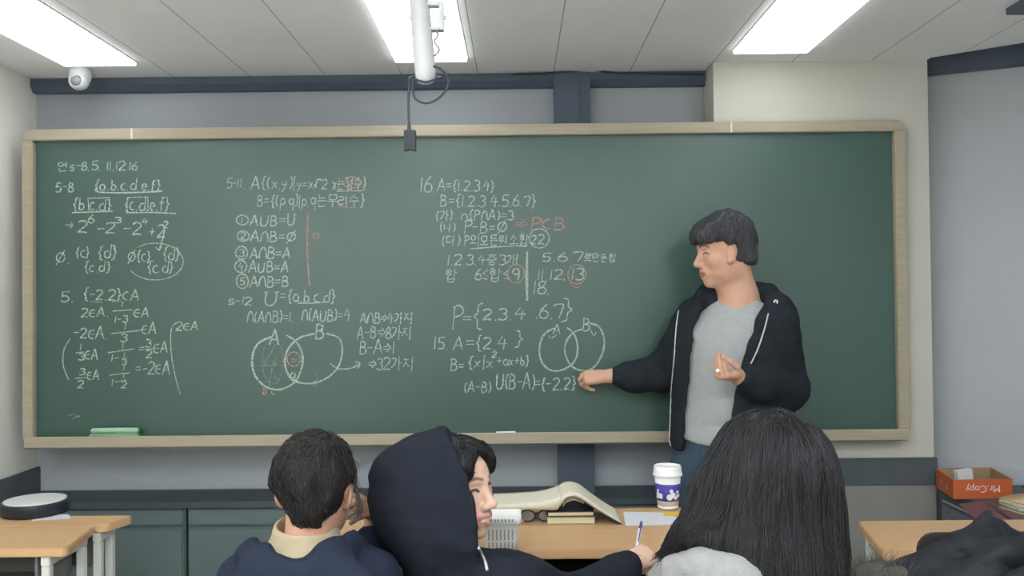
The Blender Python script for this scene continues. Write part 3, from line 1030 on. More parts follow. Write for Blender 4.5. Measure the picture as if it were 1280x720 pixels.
def desk(name_label, group, quad, legs=True):
    """quad = four (x, y) corners: near left, near right, far right, far left"""
    cx = sum(p[0] for p in quad) / 4; cy = sum(p[1] for p in quad) / 4
    q = [Vector((p[0] - cx, p[1] - cy)) for p in quad]
    t = thing('school_desk', name_label, 'desk', (cx, cy, 0), group=group)

    def rounded(q, r, seg=5):
        out = []
        for i in range(4):
            p, a, b = q[i], (q[i - 1] - q[i]).normalized(), (q[(i + 1) % 4] - q[i]).normalized()
            for k in range(seg + 1):
                s = k / seg
                p0, p2 = p + a * r, p + b * r
                out.append(p0 * (1 - s) ** 2 + p * 2 * s * (1 - s) + p2 * s * s)
        return out
    bm = bmesh.new(); prism(bm, rounded(q, .022), 'z', ZT - .024, ZT)
    top = obj('tabletop', bm, M_desk, t, bevel=.003)
    ins = [p * .9 for p in q]
    x0, x1 = max(ins[0].x, ins[3].x), min(ins[1].x, ins[2].x)
    y0, y1 = ins[0].y, ins[3].y
    bm = bmesh.new()
    box(bm, (x0 + .03, y0 + .01, ZT - .13), (x1 - .03, y1 - .01, ZT - .122))
    box(bm, (x0 + .03, y1 - .018, ZT - .122), (x1 - .03, y1 - .01, ZT - .03))
    box(bm, (x0 + .03, y0 + .02, ZT - .122), (x0 + .038, y1 - .018, ZT - .03))
    box(bm, (x1 - .038, y0 + .02, ZT - .122), (x1 - .03, y1 - .018, ZT - .03))
    obj('book_tray', bm, M_under, t)
    for sx, xx in ((-1, x0), (1, x1)):
        bm = nbox((xx - .012, y0, ZT - .052), (xx + .012, y1, ZT - .0245))
        obj('side_rail', bm, M_leg, t, bevel=.002)
        for yy in (y0 + .012, y1 - .012):
            l = obj('leg', nbox((xx - .011, yy - .011, .02), (xx + .011, yy + .011, ZT - .0525)), M_leg, t, bevel=.002)
            obj('foot', nbox((xx - .014, yy - .014, 0), (xx + .014, yy + .014, .0195)), M_foot, l)
    return t


def pz(u, v):
    p = PZ(u, v, ZT)
    return (p.x, p.y)


G_ = 'beech-topped school desks'
nl, fr = PZ(641, 688, ZT), PZ(872, 634, ZT)
desk('beech school desk carrying the open book, papers and paper cup', G_, [(nl.x, nl.y), (.66, nl.y), (.66, fr.y), (nl.x, fr.y)])
desk('beech school desk carrying the white basket, left of the open book', G_, [(-.64, 2.17), (nl.x - .015, 2.17), (nl.x - .015, 2.60), (-.66, 2.60)])
a, b = PZ(83, 685, ZT), PZ(119, 657, ZT)
desk('beech school desk at the left edge, nearest the camera', G_, [(-1.80, a.y), (a.x, a.y), (b.x, b.y), (-1.80, b.y)])
c, d = PZ(131, 661, ZT), PZ(168, 644, ZT)
desk('beech school desk at the left edge under the round black tin', G_, [(-1.83, b.y + .012), (c.x - .02, b.y + .012), (d.x, d.y), (-1.83, d.y)])
a, b = PZ(1104, 690, ZT), PZ(1072, 651, ZT)
desk('beech school desk on the right in front of the grey cabinet', G_, [(a.x, a.y), (1.50, a.y), (1.50, b.y), (b.x, b.y)])

# ------------------------------------------------------------------ things on the front desk
M_page = mat('cream_page', 'd3cdba', 0.8, 0.15, var=.02, scale=30)
M_pageedge = mat('page_edges', 'd6c9a4', 0.85, 0.1, var=.12, scale=8, stretch=(1, 1, 90))
M_cover = mat('book_cover_grey', '8c8878', 0.5, 0.35, var=.05)
M_coverd = mat('book_cover_dark', '34373f', 0.5, 0.35)


def closed_book(label, cx, cy, z, w, d, h, rz, cover):
    t = thing('book', label, 'book', (cx, cy, z), rz, 'books under the open book')
    obj('page_block', nbox((-w / 2 + .004, -d / 2 + .002, .0022), (w / 2 - .003, d / 2 - .003, h - .0022)), M_pageedge, t)
    bm = nbox((-w / 2, -d / 2, 0), (w / 2, d / 2, .002))
    box(bm, (-w / 2, -d / 2, h - .002), (w / 2, d / 2, h))
    box(bm, (-w / 2, d / 2 - .002, .002), (w / 2, d / 2, h - .002))
    obj('cover', bm, cover, t)


b0 = P(684, 656, 2.44); b1 = P(748, 656, 2.44)
bw = b1.x - b0.x
yb_ = PZ(716, 655.5, ZT).y
closed_book('thick closed book, the lower of the two under the open book', (b0.x + b1.x) / 2, yb_ + .10, ZT, bw, .2, .021, 0.0, M_cover)
closed_book('closed book directly beneath the open book', (b0.x + b1.x) / 2 - .002, yb_ + .102, ZT + .0213, bw - .006, .195, .014, 0.02, M_coverd)

# open book: a curved spread in section, its two page stacks and cover
ob = P(720, 640, yb_ - .008)
t = thing('open_book', 'open book lying spread over two closed books', 'book', (ob.x, yb_ - .008, ZT + .0355), 0.0)
Y0, Y1 = 0.0, .15


def zs(u, v, d=yb_ - .008):
    p = P(u, v, d)
    return (p.x - ob.x, p.z - ZT - .0355)


def spread(name, upper, lower, m, y0, y1, bulge=0.0):
    n = 16
    up = [Vector((x, 0, z)) for x, z in upper]; lo = [Vector((x, 0, z)) for x, z in lower]
    up = smoothpath(up, 6); lo = smoothpath(lo, 6)

    def samp(L, s):
        k = s * (len(L) - 1); i = min(int(k), len(L) - 2)
        return L[i].lerp(L[i + 1], k - i)
    bm = bmesh.new()
    rows = []
    for j in range(9):
        y = y0 + (y1 - y0) * j / 8
        zl = bulge * (j / 8)
        rows.append(([bm.verts.new((samp(up, i / n).x, y, samp(up, i / n).z + zl)) for i in range(n + 1)], [bm.verts.new((samp(lo, i / n).x, y, samp(lo, i / n).z + zl * .6)) for i in range(n + 1)]))
    for (a, b), (c, d) in zip(rows, rows[1:]):
        for i in range(n):
            bm.faces.new((a[i], a[i + 1], c[i + 1], c[i])); bm.faces.new((b[i], d[i], d[i + 1], b[i + 1]))
        bm.faces.new((a[0], c[0], d[0], b[0])); bm.faces.new((a[n], b[n], d[n], c[n]))
    for a, b in (rows[0], rows[-1]):
        for i in range(n):
            bm.faces.new((a[i], b[i], b[i + 1], a[i + 1]))
    bmesh.ops.recalc_face_normals(bm, faces=bm.faces)
    return obj(name, bm, m, t, True)


lower_l = [zs(615, 637.5), zs(640, 637.5), zs(670, 637), zs(694, 637.5), zs(699, 634)]
upper_l = [zs(615, 632.5), zs(640, 631.5), zs(670, 629.5), zs(690, 625.5), zs(701, 621)]
spread('left_pages', upper_l, lower_l, M_page, Y0, Y1, .003)
upper_r = [zs(700, 623), zs(708, 617.5), zs(718, 616.5), zs(729, 620), zs(742, 630), zs(760, 642.5), zs(777, 653)]
lower_r = [zs(700, 634), zs(705, 625.5), zs(713, 621), zs(723, 622), zs(738, 631.5), zs(758, 644), zs(777, 654.5)]
spread('right_pages', upper_r, lower_r, M_page, Y0, Y1, .003)
lo2 = [(x, z - .0025) for x, z in lower_r]
spread('cover', [(x, z - .0004) for x, z in lower_r][1:], lo2[1:], M_coverd, Y0 - .002, Y1 + .004, .003)
for k in range(3):
    up = [zs(702 + k * 1.0, 627 + 3.2 * k), zs(708, 621.5 + 3 * k), zs(718, 619 + 2.6 * k), zs(730, 624 + 2.4 * k)]
    spread('page_leaf', up, [(x, z - .0008) for x, z in up], M_pageedge, Y0 - .004, Y0 + .02)

# paper cup
cx_, cy_ = PZ(836, 637, ZT).x, PZ(836, 637.5, ZT).y + .02
t = thing('paper_cup', 'white paper coffee cup with a purple sleeve band and white lid', 'cup', (cx_, cy_, ZT))
M_cup = mat('cup_paper', 'e8e8e4', 0.6, 0.25)
zc = lambda v: P(836, v, cy_).z - ZT
rc = lambda w: w / 2 * cy_ / FPX
hc = zc(592)
R0, R1 = rc(25), rc(33)
rad = lambda z: R0 + (R1 - R0) * z / hc
bm = bmesh.new(); lathe(bm, [(R0 - .001, .003), (R0, 0), (rad(.012), .012)], 40); obj('base_ring', bm, M_cup, t, True)
bm = bmesh.new(); lathe(bm, [(rad(.0121), .0121), (rad(hc), hc)], 40); obj('cup_wall', bm, M_cup, t, True)
za, zb = zc(624), zc(603)
bm = bmesh.new(); lathe(bm, [(rad(za), za), (rad(za) + .0007, za), (rad(zb) + .0007, zb), (rad(zb), zb)], 40); obj('sleeve_band', bm, mat('cup_purple', '4b45a0', .5, var=.08), t, True)
bm = bmesh.new(); lathe(bm, [(rc(34), hc - .006), (rc(36.5), hc - .004), (rc(36.5), hc + .002), (rc(35), hc + .004), (rc(34), zc(584)), (rc(32.5), zc(581.5)), (rc(31), zc(581.5)), (rc(30), zc(583))], 40)
obj('lid', bm, mat('cup_lid', 'f2f2f0', .35), t, True)
bm = bmesh.new()


def decal(bm, poly, off):
    """poly in (pixel from cup centre, pixel row) wrapped on the cup's front"""
    vs = []
    for u, v in poly:
        z = zc(v); r = rad(z) + off
        a = math.asin(max(-1, min(1, u * cy_ / FPX / r)))
        vs.append(bm.verts.new((r * math.sin(a), -r * math.cos(a), z)))
    bm.faces.new(vs)


decal(bm, [(-14, 610), (-12.5, 609), (-12.5, 621), (-14.2, 621)], .0012)
decal(bm, [(-12.5, 614), (-8.5, 615), (-8.5, 621), (-12.5, 621)], .0012)
for cxp, cyp, rp in ((2, 611, 2.4), (0, 618.5, 4), (4, 616, 3.5), (10, 612.5, 2), (11, 617.5, 2.6), (7.5, 620, 2.2)):
    decal(bm, [(cxp + rp * math.cos(a), cyp + rp * math.sin(a)) for a in np.linspace(0, 2 * math.pi, 11)[:-1]], .0012)
for f in bm.faces:
    f.normal_update()
bmesh.ops.solidify(bm, geom=list(bm.faces), thickness=.0003)
obj('printed_marks', bm, mat('cup_print_white', 'e9e6ea', .6), t)

# sheets of paper, eraser, glasses, sticky note
M_paper = mat('white_paper', 'cfd0d6', 0.8, 0.15)


def sheet(label, pts, z, name='paper_sheet', m=None, th=.0008, cat='paper', group=None):
    w = [PZ(u, v, z) for u, v in pts]
    c = sum(w, Vector()) / len(w)
    bm = bmesh.new()
    prism(bm, [(p.x - c.x, p.y - c.y) for p in w], 'z', 0, th)
    return tag(obj(name, bm, m or M_paper, loc=(c.x, c.y, z)), label, cat, group)


sheet('white paper sheet spread beside the open book and cup', [(782, 657.5), (855, 655.5), (858, 651), (829, 641), (779, 640)], ZT + .0005)
sheet('yellow sticky note on the desk at the foot of the cup', [(829, 645), (849, 645), (848, 640.8), (830, 640.8)], ZT + .0016, 'sticky_note', mat('sticky_yellow', 'e3b93f', .7), .0006, 'note')
sheet('white paper sheet under the round black tin on the left desk', [(40, 651), (88, 648), (86, 643.2), (40, 643.2)], ZT + .0005)
c = PZ(649, 655, ZT)
bm = nbox((-.014, -.008, 0), (.014, .008, .012))
o = tag(obj('rubber_eraser', bm, mat('eraser_pink', 'd08f78', .8), bevel=.003, loc=(c.x, c.y + .01, ZT)), 'small pink rubber eraser at the desk corner beside the basket', 'eraser')
c = PZ(671, 656, ZT)
M_blk = mat('glasses_black', '17181b', .3, .5)
t = thing('eyeglasses', 'black-framed glasses lying left of the stacked books', 'glasses', (c.x, c.y + .03, ZT))
for sx in (-1, 1):
    bm = bmesh.new()
    ring = [Vector((sx * .0255 + .0215 * math.cos(a), 0, .0185 + .0158 * math.sin(a))) for a in np.linspace(0, 2 * math.pi, 25)]
    tube(bm, ring, .0022, 8)
    obj('rim', bm, M_blk, t, True)
    bm = bmesh.new(); lathe(bm, [(.0200, -.0006), (.0200, .0006)], 24)
    for v in bm.verts:
        v.co = Vector((sx * .0255 + v.co.x, v.co.z, .0185 + v.co.y * .0142 / .02))
    ml = mat('lens_glass', 'dfe6ea', .05, .5)
    ml.node_tree.nodes['Principled BSDF'].inputs['Transmission Weight'].default_value = .9
    obj('lens', bm, ml, t)
    bm = bmesh.new()
    tube(bm, smoothpath([(sx * .0465, 0, .024), (sx * .052, .004, .024), (sx * .05, .05, .022), (sx * .046, .10, .018), (sx * .043, .125, .0035)], 6), .002, 8)
    obj('temple', bm, M_blk, t, True)
bm = bmesh.new(); tube(bm, smoothpath([(-.005, 0, .023), (0, -.001, .027), (.005, 0, .023)], 6), .002, 8)
obj('bridge', bm, M_blk, t, True)

# white perforated basket
c = P(626, 690, 2.24)
bt = thing('plastic_basket', 'small white perforated plastic basket at the left end of the desks', 'basket', (c.x + .0, 2.272, ZT))
M_bask = mat('basket_white', 'e6e6e2', 0.4, 0.4)
hb = P(626, 646, 2.23).z - ZT


def rrect(wx, wy, r, seg=5):
    out = []
    for (sx, sy, a0) in ((1, 1, 0), (-1, 1, 90), (-1, -1, 180), (1, -1, 270)):
        for k in range(seg + 1):
            a = math.radians(a0 + 90 * k / seg)
            out.append((sx * (wx - r) + r * math.cos(a), sy * (wy - r) + r * math.sin(a)))
    return out


bm = bmesh.new()
prof = [(0.76, 0), (.83, hb * .35), (.9, hb * .74), (.93, hb * .76), (1.0, hb * .8), (1.02, hb), (.98, hb), (.95, hb * .8), (.86, hb * .7), (.73, .004)]
base = rrect(.052, .040, .012)
rings = [[bm.verts.new((x * k, y * k, z)) for x, y in base] for k, z in prof]
for a, b in zip(rings, rings[1:]):
    for i in range(len(base)):
        bm.faces.new((a[i], a[(i + 1) % len(base)], b[(i + 1) % len(base)], b[i]))
bm.faces.new(rings[0][::-1]); bm.faces.new(rings[-1])
bmesh.ops.recalc_face_normals(bm, faces=bm.faces)
obj('tub', bm, M_bask, bt, True)
bm = bmesh.new()
for i in range(7):
    x = -.03 + i * .01
    for z0, z1 in ((.012, hb * .3), (hb * .36, hb * .66)):
        zm = (z0 + z1) / 2; k = .76 + .07 * zm / (hb * .35)
        box(bm, (x - .0016, -.040 * k - .0008, z0), (x + .0016, -.040 * k + .001, z1))
for i in range(8):
    x = -.032 + i * .009
    box(bm, (x - .0022, -.0412, hb * .86), (x + .0022, -.0396, hb * .93))
obj('slots', bm, mat('basket_hole_grey', '9b9b97', .7), bt)

# round black tin on the left desk
c = PZ(22, 651, ZT)
t = thing('round_tin', 'round flat black tin with a pale lid on the left desk', 'tin', (c.x - .0, c.y + .085 + .012, ZT + .0014))
bm = bmesh.new(); lathe(bm, [(.092, 0), (.096, .003), (.096, .034), (.094, .038), (.088, .038)], 48); obj('tin_wall', bm, mat('tin_black', '2c3036', .4), t, True)
bm = bmesh.new(); lathe(bm, [(.0875, .034), (.0875, .0415), (.082, .0425)], 48); obj('lid', bm, mat('tin_lid', 'c9ccca', .5), t, True)

# ------------------------------------------------------------------ side cabinet on the right with what lies on it
ZC = 0.688
t = thing('side_cabinet', 'long low grey cabinet along the right wall under the orange box', 'cabinet', (1.80, 2.64, 0))
M_sc = mat('cabinet_grey', '74767a', 0.5, 0.35, var=.05)
M_sce = mat('cabinet_edge', '555a5e', 0.5, 0.35)
obj('cabinet_top', nbox((-.265, -.65, ZC - .045), (.19, .60, ZC)), M_sce, t, bevel=.003)
obj('body', nbox((-.25, -.64, .06), (.19, .59, ZC - .0555)), M_sc, t)
obj('metal_strip', nbox((-.256, -.64, ZC - .055), (.185, .59, ZC - .0455)), mat('steel_strip', 'b9bcbe', .35, .5), t)
obj('plinth', nbox((-.22, -.62, 0), (.18, .57, .0595)), M_sce, t)
for i in range(3):
    y = -.63 + i * .405
    d = obj('door', nbox((-.262, y + .004, .07), (-.2505, y + .40, ZC - .062)), M_sc, t, bevel=.003)
    obj('handle', nbox((-.272, y + .34, .50), (-.2622, y + .35, .58)), M_leg, d)
M_mar = mat('maroon_mat', '7b5457', 0.75, 0.2, var=.06)
for lab, q in (('maroon desk mat on the side cabinet, nearer the cabinet edge', [(1198, 631), (1228, 628), (1268, 656), (1228, 657)]), ('maroon desk mat on the side cabinet, behind the dark gap', [(1232, 628), (1262, 627.5), (1300, 650), (1274, 655)])):
    sheet(lab, q, ZC + .0005, 'desk_mat', M_mar, .003, 'mat', 'maroon mats on the side cabinet')

# orange box lid
M_or = mat('orange_carton', 'c4623c', 0.55, 0.3, var=.03)
M_card = mat('cardboard_inside', 'a58d6d', 0.8, 0.15, var=.05)
A = PZ(1192, 624, ZC + .0005); B = PZ(1266, 622.5, ZC + .0005); D = PZ(1170, 608, ZC + .0005)
A2, B2, D2 = Vector((A.x, A.y)), Vector((B.x, B.y)), Vector((D.x, D.y))
ex = (B2 - A2); ey = (D2 - A2)
hb2 = P(1192, 600, A.y).z - A.z
t = thing('carton_tray', 'open orange cardboard box with upside-down white lettering on the side cabinet', 'box', (A.x, A.y, ZC + .0005))


def qv(s, r, z):
    p = ex * s + ey * r
    return Vector((p.x, p.y, z))


def slab(bm, c8):
    vs = [bm.verts.new(p) for p in c8]
    for f in ((0, 3, 2, 1), (4, 5, 6, 7), (0, 1, 5, 4), (1, 2, 6, 5), (2, 3, 7, 6), (3, 0, 4, 7)):
        bm.faces.new([vs[i] for i in f])
    bmesh.ops.recalc_face_normals(bm, faces=bm.faces)


def wallp(s0, r0, s1, r1, z0, z1):
    return [qv(s0, r0, z0), qv(s1, r0, z0), qv(s1, r1, z0), qv(s0, r1, z0), qv(s0, r0, z1), qv(s1, r0, z1), qv(s1, r1, z1), qv(s0, r1, z1)]


e = .02
for nm, a_ in (('front_panel', (0, 0, 1, e)), ('side_panel', (0, e, e, 1)), ('side_panel', (1 - e, e, 1, 1)), ('back_panel', (e, 1 - e, 1 - e, 1))):
    bm = bmesh.new(); slab(bm, wallp(*a_, 0, hb2)); obj(nm, bm, M_or, t)
bm = bmesh.new()
slab(bm, wallp(e, e, 1 - e, 1 - e, .001, .003))
for a_ in ((e, e, 1 - e, e + .008), (e, e + .01, e + .008, .98 - e), (1 - e - .008, e + .01, 1 - e, .98 - e), (e, 1 - e - .012, 1 - e, 1 - e - .001)):
    slab(bm, wallp(*a_, .003, hb2 - .0005))
obj('lining', bm, M_card, t)
fc = bpy.data.curves.new('lettering', 'FONT')
fc.body = 'Mr.Copy'
fc.size = .034
fc.extrude = .0004
fc.align_x = 'CENTER'; fc.align_y = 'CENTER'
fo = bpy.data.objects.new('lettering_curve', fc)
me = bpy.data.meshes.new_from_object(fo)
bpy.data.objects.remove(fo)
ang = math.atan2(ex.y, ex.x)
me.transform(Matrix.Translation(qv(.5, -.004, hb2 * .52)) @ Matrix.Rotation(ang, 4, 'Z') @ Matrix.Rotation(math.pi / 2, 4, 'X') @ Matrix.Rotation(math.pi, 4, 'Z'))
me.name = 'lettering'
link('lettering', me, mat('carton_print', 'ecd3c6', .6), t)
for k, (s, r, z) in enumerate(((.28, .5, .3), (.62, .5, .3))):
    pass
bm = bmesh.new()
for r, w_ in ((.30, .10), (.62, .08)):
    slab(bm, [qv(-.004, r, hb2 * .28), qv(.0, r, hb2 * .28), qv(.0, r + w_, hb2 * .28), qv(-.004, r + w_, hb2 * .28), qv(-.004, r, hb2 * .58), qv(.0, r, hb2 * .58), qv(.0, r + w_, hb2 * .58), qv(-.004, r + w_, hb2 * .58)])
obj('printed_mark', bm, mat('carton_print_faint', 'c98a6c', .6), t)
# white card standing in the box
p0 = P(1222, 610, A.y + .06)
bm = bmesh.new()
box(bm, (-.028, -.012, .0), (.028, .012, .078))
o = obj('white_carton', bm, mat('white_card', 'd9dbd8', .6, var=.03), bevel=.001)
o.matrix_world = Matrix.Translation((A.x + ex.x * .5 - .018, A.y + ex.y * .5 + ey.y * .4, ZC + .007)) @ Matrix.Rotation(.12, 4, 'Z') @ Matrix.Rotation(-.12, 4, 'Y') 
tag(o, 'white card packet standing inside the orange box', 'packet')
# note pads at the right edge
for k, (lab, col, dz, rz) in enumerate((('teal notebook at the bottom of the small pile beside the orange box', '6f9690', 0, .2), ('pale blue notebook in the middle of the small pile beside the orange box', '9db9bd', .013, .05), ('peach curled notebook on top of the small pile beside the orange box', 'd5b58c', .026, .3))):
    p = PZ(1274, 641, ZC)
    t = thing('notebook', lab, 'notebook', (p.x + .05, p.y + .02, ZC + dz + .0006), rz, 'notebooks on the side cabinet')
    m_ = mat('notebook_cover_' + 'abc'[k], col, .6, var=.04)
    n = 10
    bm = bmesh.new()
    z_ = lambda i: .006 * math.sin(i / n * math.pi) * (k == 2)
    up = [[bm.verts.new((-.075 + .15 * i / n, y, .0115 + z_(i))) for i in range(n + 1)] for y in (-.055, .055)]
    dn = [[bm.verts.new((-.075 + .15 * i / n, y, .009 + z_(i))) for i in range(n + 1)] for y in (-.055, .055)]
    for i in range(n):
        bm.faces.new((up[0][i], up[0][i + 1], up[1][i + 1], up[1][i])); bm.faces.new((dn[0][i], dn[1][i], dn[1][i + 1], dn[0][i + 1]))
        for s in (0, 1):
            bm.faces.new((up[s][i], dn[s][i], dn[s][i + 1], up[s][i + 1]))
    for i in (0, n):
        bm.faces.new((up[0][i], up[1][i], dn[1][i], dn[0][i]))
    bmesh.ops.recalc_face_normals(bm, faces=bm.faces)
    obj('cover', bm, m_, t, True)
    obj('pages', nbox((-.073, -.053, 0), (.073, .053, .0088)), M_pageedge, t)
# dark binder at the right edge behind the box
p = PZ(1290, 622, ZC)
t = thing('ring_binder', 'dark binder lying at the right edge behind the orange box', 'binder', (p.x + .07, A.y - .02, ZC + .0005))
obj('cover', nbox((-.09, -.06, 0), (.12, .06, .004)), M_coverd, t)
obj('upper_cover', nbox((-.09, -.06, .030), (.12, .06, .034)), M_coverd, t)
obj('pages', nbox((-.085, -.055, .0045), (.115, .055, .0295)), mat('binder_pages', '3c3a48', .7), t)
# ------------------------------------------------------------------ people: tools
def V3(p):
    return np.array(p, dtype=float)


def unit(v):
    v = V3(v)
    return v / np.sqrt((v * v).sum())


class Frame:
    """local axes of a head: x to the person's right, y forward, z up"""

    def __init__(s, O, fwd, up=(0, 0, 1), sc=(1, 1, 1)):
        s.O = V3(O)
        y = unit(fwd)
        x = unit(np.cross(y, unit(up)))
        z = np.cross(x, y)
        s.R = np.stack([x, y, z], 1)
        s.sc = V3(sc)

    def w(s, p):
        return s.O + s.R @ (V3(p) * s.sc)

    def l(s, Q):
        return ((Q - A3(s.O)) @ s.R.astype(F32)) / s.sc.astype(F32)

    def ell(s, c, r, R=None):
        Rm = s.R if R is None else s.R @ V3(R)
        return ell(s.w(c), V3(r) * s.sc, Rm)

    def cap(s, a, b, ra, rb=None):
        k = float(s.sc.mean())
        return cap(s.w(a), s.w(b), ra * k, (ra if rb is None else rb) * k)

    def rbox(s, c, h, r):
        return rbox(s.w(c), V3(h) * s.sc, r, s.R)

    def half(s, c, n):
        return half(s.w(c), s.R @ V3(n))


def rot(ax, deg):
    return np.array(Matrix.Rotation(math.radians(deg), 3, ax))


def head(S, F, smile=0.0, ear=-.012, face=True):
    S.add(F.ell((0, -.012, .030), (.074, .094, .084)), .01)
    S.add(F.ell((0, .030, -.018), (.062, .062, .088)), .03)
    S.add(F.ell((0, .026, -.066), (.050, .056, .044)), .03)
    for sx in (-1, 1):
        S.add(F.ell((sx * .038, .010, -.062), (.016, .034, .030)), .025)
        # ear
        S.add(F.ell((sx * .073, ear, -.008), (.007, .017, .030), rot('X', -12) @ rot('Z', sx * 25)), .006)
        S.add(F.ell((sx * .070, ear + .004, -.034), (.007, .010, .010)), .008)
        S.sub(F.ell((sx * .0815, ear + .008, -.006), (.006, .009, .018)), .004)
    if face:
        S.add(F.ell((0, .070, -.098), (.021, .019, .017)), .02)
        S.add(F.ell((0, .046, .042), (.056, .044, .046)), .03)
        for sx in (-1, 1):
            S.add(F.ell((sx * (.041 + .002 * smile), .058, -.028 + .006 * smile), (.020, .024, .019 + .003 * smile)), .02)
            S.add(F.cap((sx * .012, .089, .019), (sx * .044, .070, .021), .0075), .014)
            S.sub(F.ell((sx * .031, .101, .002), (.019, .016, .0105)), .012)
            S.add(F.ell((sx * .031, .0715, .001), (.0155, .0145, .0125)), .006)
            S.add(F.cap((sx * .019, .0845, .0035), (sx * .043, .078, .0015), .0035), .006)
            S.add(F.ell((sx * .0125, .099, -.0385), (.0085, .011, .0085)), .006)
        S.add(F.cap((0, .088, .010), (0, .110, -.031), .0075, .0105), .012)
        S.add(F.ell((0, .111, -.034), (.0115, .0105, .010)), .008)
        for sx in (-1, 1):
            S.sub(F.ell((sx * .0062, .110, -.0455), (.0035, .005, .0035)), .003)
        w = .022 + .007 * smile
        up = .006 * smile
        S.add(F.ell((0, .084, -.066), (.030, .016, .020)), .014)
        for sx in (-1, 1):
            S.add(F.cap((0, .0985, -.0625), (sx * w, .086, -.066 + up), .0046, .0026), .005)
            S.add(F.cap((0, .0965, -.0735 - .004 * smile), (sx * w, .085, -.0675 + up), .0052, .0026), .005)
        S.sub(F.cap((-w * .9, .0925 - .004 * smile, -.0668 + up * .8), (w * .9, .0925 - .004 * smile, -.0668 + up * .8), .0012 + .0006 * smile), .002)
        S.sub(F.ell((0, .104, -.0685 - .002 * smile), (w * .75, .008, .0013 + .0034 * smile)), .002)
        S.add(F.ell((0, .088, -.0685), (.018, .006, .005)), .002) if smile else None


def pdist(l, pts):
    """distance in the face plane (|x|, z) to a polyline"""
    x = np.abs(l[:, 0]); z = l[:, 2]
    best = np.full(len(l), 1.0, F32)
    for a, b in zip(pts, pts[1:]):
        ax, az = a; bx, bz = b
        dx, dz = bx - ax, bz - az
        t = np.clip(((x - ax) * dx + (z - az) * dz) / (dx * dx + dz * dz), 0, 1)
        best = np.minimum(best, np.hypot(x - ax - t * dx, z - az - t * dz))
    return best


def face_attrs(F, smile=0.0, eye_open=0.0, brow_z=.022, mouthless=False):
    w = .022 + .007 * smile
    up = .006 * smile

    def st(d, r, s):
        return np.clip((r + s - d) / (2 * s), 0, 1)

    def front(l):
        return (l[:, 1] > .05).astype(F32)

    def dark(v):
        l = F.l(v)
        lash = st(pdist(l, [(.0175, -.003), (.024, .0012 + eye_open), (.031, .0024 + eye_open), (.039, .0015 + eye_open), (.046, -.003)]), .0019 + eye_open * .8, .0012)
        brow = st(pdist(l, [(.013, brow_z - .001), (.028, brow_z + .0045), (.040, brow_z + .003), (.050, brow_z - .003)]), .0028, .0022) * .85
        return np.maximum(lash, brow) * front(l)

    def lips(v):
        l = F.l(v)
        a = pdist(l, [(0, -.063), (w * .6, -.0645 + up * .5), (w, -.067 + up)])
        b = pdist(l, [(0, -.0745 - .004 * smile), (w * .6, -.0725 - .002 * smile + up * .4), (w, -.0675 + up)])
        return st(np.minimum(a, b), .0042, .0028) * front(l) * (l[:, 1] > .078)

    def teeth(v):
        l = F.l(v)
        if smile == 0:
            return np.zeros(len(l), F32)
        d = np.hypot(l[:, 0] / (w * .78), (l[:, 2] + .0672 + .001 * smile) / .0036)
        return np.clip((1.15 - d) / .3, 0, 1) * front(l)
    return {'dark': dark, 'lips': lips, 'teeth': teeth}


def skin_mat(name, col, lip='bf8a77', dark='2a211f'):
    m = mat(name, col, .5, .35, var=.03, scale=30, sss=.15)
    tint(m, 'lips', lip)
    tint(m, 'dark', dark)
    tint(m, 'teeth', 'f0ece4')
    return m


def hand_shape(S, wrist, fdir, palm, thumb_side, curls, thumb, sc=1.0, spread=0.10):
    """five separate fingers on a palm. curls: (a1,a2,a3) degrees per finger index..little;
    thumb = (side, palmward) splay of its two bones as unit mixes of (f, s, n)"""
    f = unit(fdir); n = V3(palm) - f * np.dot(V3(palm), f); n = unit(n)
    s = np.cross(n, f)
    if np.dot(s, V3(thumb_side)) < 0:
        s = -s
    W = V3(wrist)
    pt = lambda a, b, c: W + (f * a + s * b + n * c) * sc
    kn = [(.086, .027, 0), (.090, .009, -.002), (.086, -.009, -.001), (.078, -.0255, .002)]
    for k, q in enumerate(kn):
        b = (.012, [.014, .005, -.005, -.014][k], 0)
        S.add(ecap(pt(*b), pt(*q), .0135 * sc, .0112 * sc, .95, n), .014 * sc if k else .012 * sc)
    S.add(ell(pt(.048, 0, .003), (.040 * sc, .034 * sc, .013 * sc), np.stack([f, s, n], 1)), .012 * sc)
    S.add(ell(pt(.035, .026, .010), (.030 * sc, .014 * sc, .013 * sc), np.stack([f, s, n], 1)), .012 * sc)
    L = [.072, .079, .073, .057]
    for k in range(4):
        a = 0
        p = pt(*kn[k])
        side = [spread, spread * .3, -spread * .4, -spread][k]
        r = [.0089, .0091, .0086, .0076][k] * sc
        for j, fr in enumerate((.44, .31, .25)):
            a += math.radians(curls[k][j])
            d = unit(f * math.cos(a) + n * math.sin(a) + s * side * max(0, math.cos(a)))
            q = p + d * L[k] * fr * sc
            S.add(cap(p, q, r * (1 - .06 * j), r * (.94 - .06 * j)), .0035 * sc)
            p = q
    p = pt(.022, .026, .008)
    for j, (mixv, ln, r0, r1) in enumerate(zip(thumb, (.044, .033, .026), (.0125, .0105, .0095), (.0108, .0096, .0082))):
        d = unit(f * mixv[0] + s * mixv[1] + n * mixv[2])
        q = p + d * ln * sc
        S.add(cap(p, q, r0 * sc, r1 * sc), .006 * sc)
        p = q
    return p


def hit(S, u, v, d0, d1, step=.004):
    """first point of shape S seen along the sight line of pixel (u, v)"""
    ds = np.arange(d0, d1, step)
    a = np.array(P(u, v, 1.0)) - np.array((0, 0, CAMH))
    Q = (np.array((0, 0, CAMH))[None] + a[None] * ds[:, None]).astype(F32)
    val = S.ev(Q)
    k = np.nonzero(val < 0)[0]
    if len(k) == 0:
        return None
    return Vector(Q[k[0]].tolist())


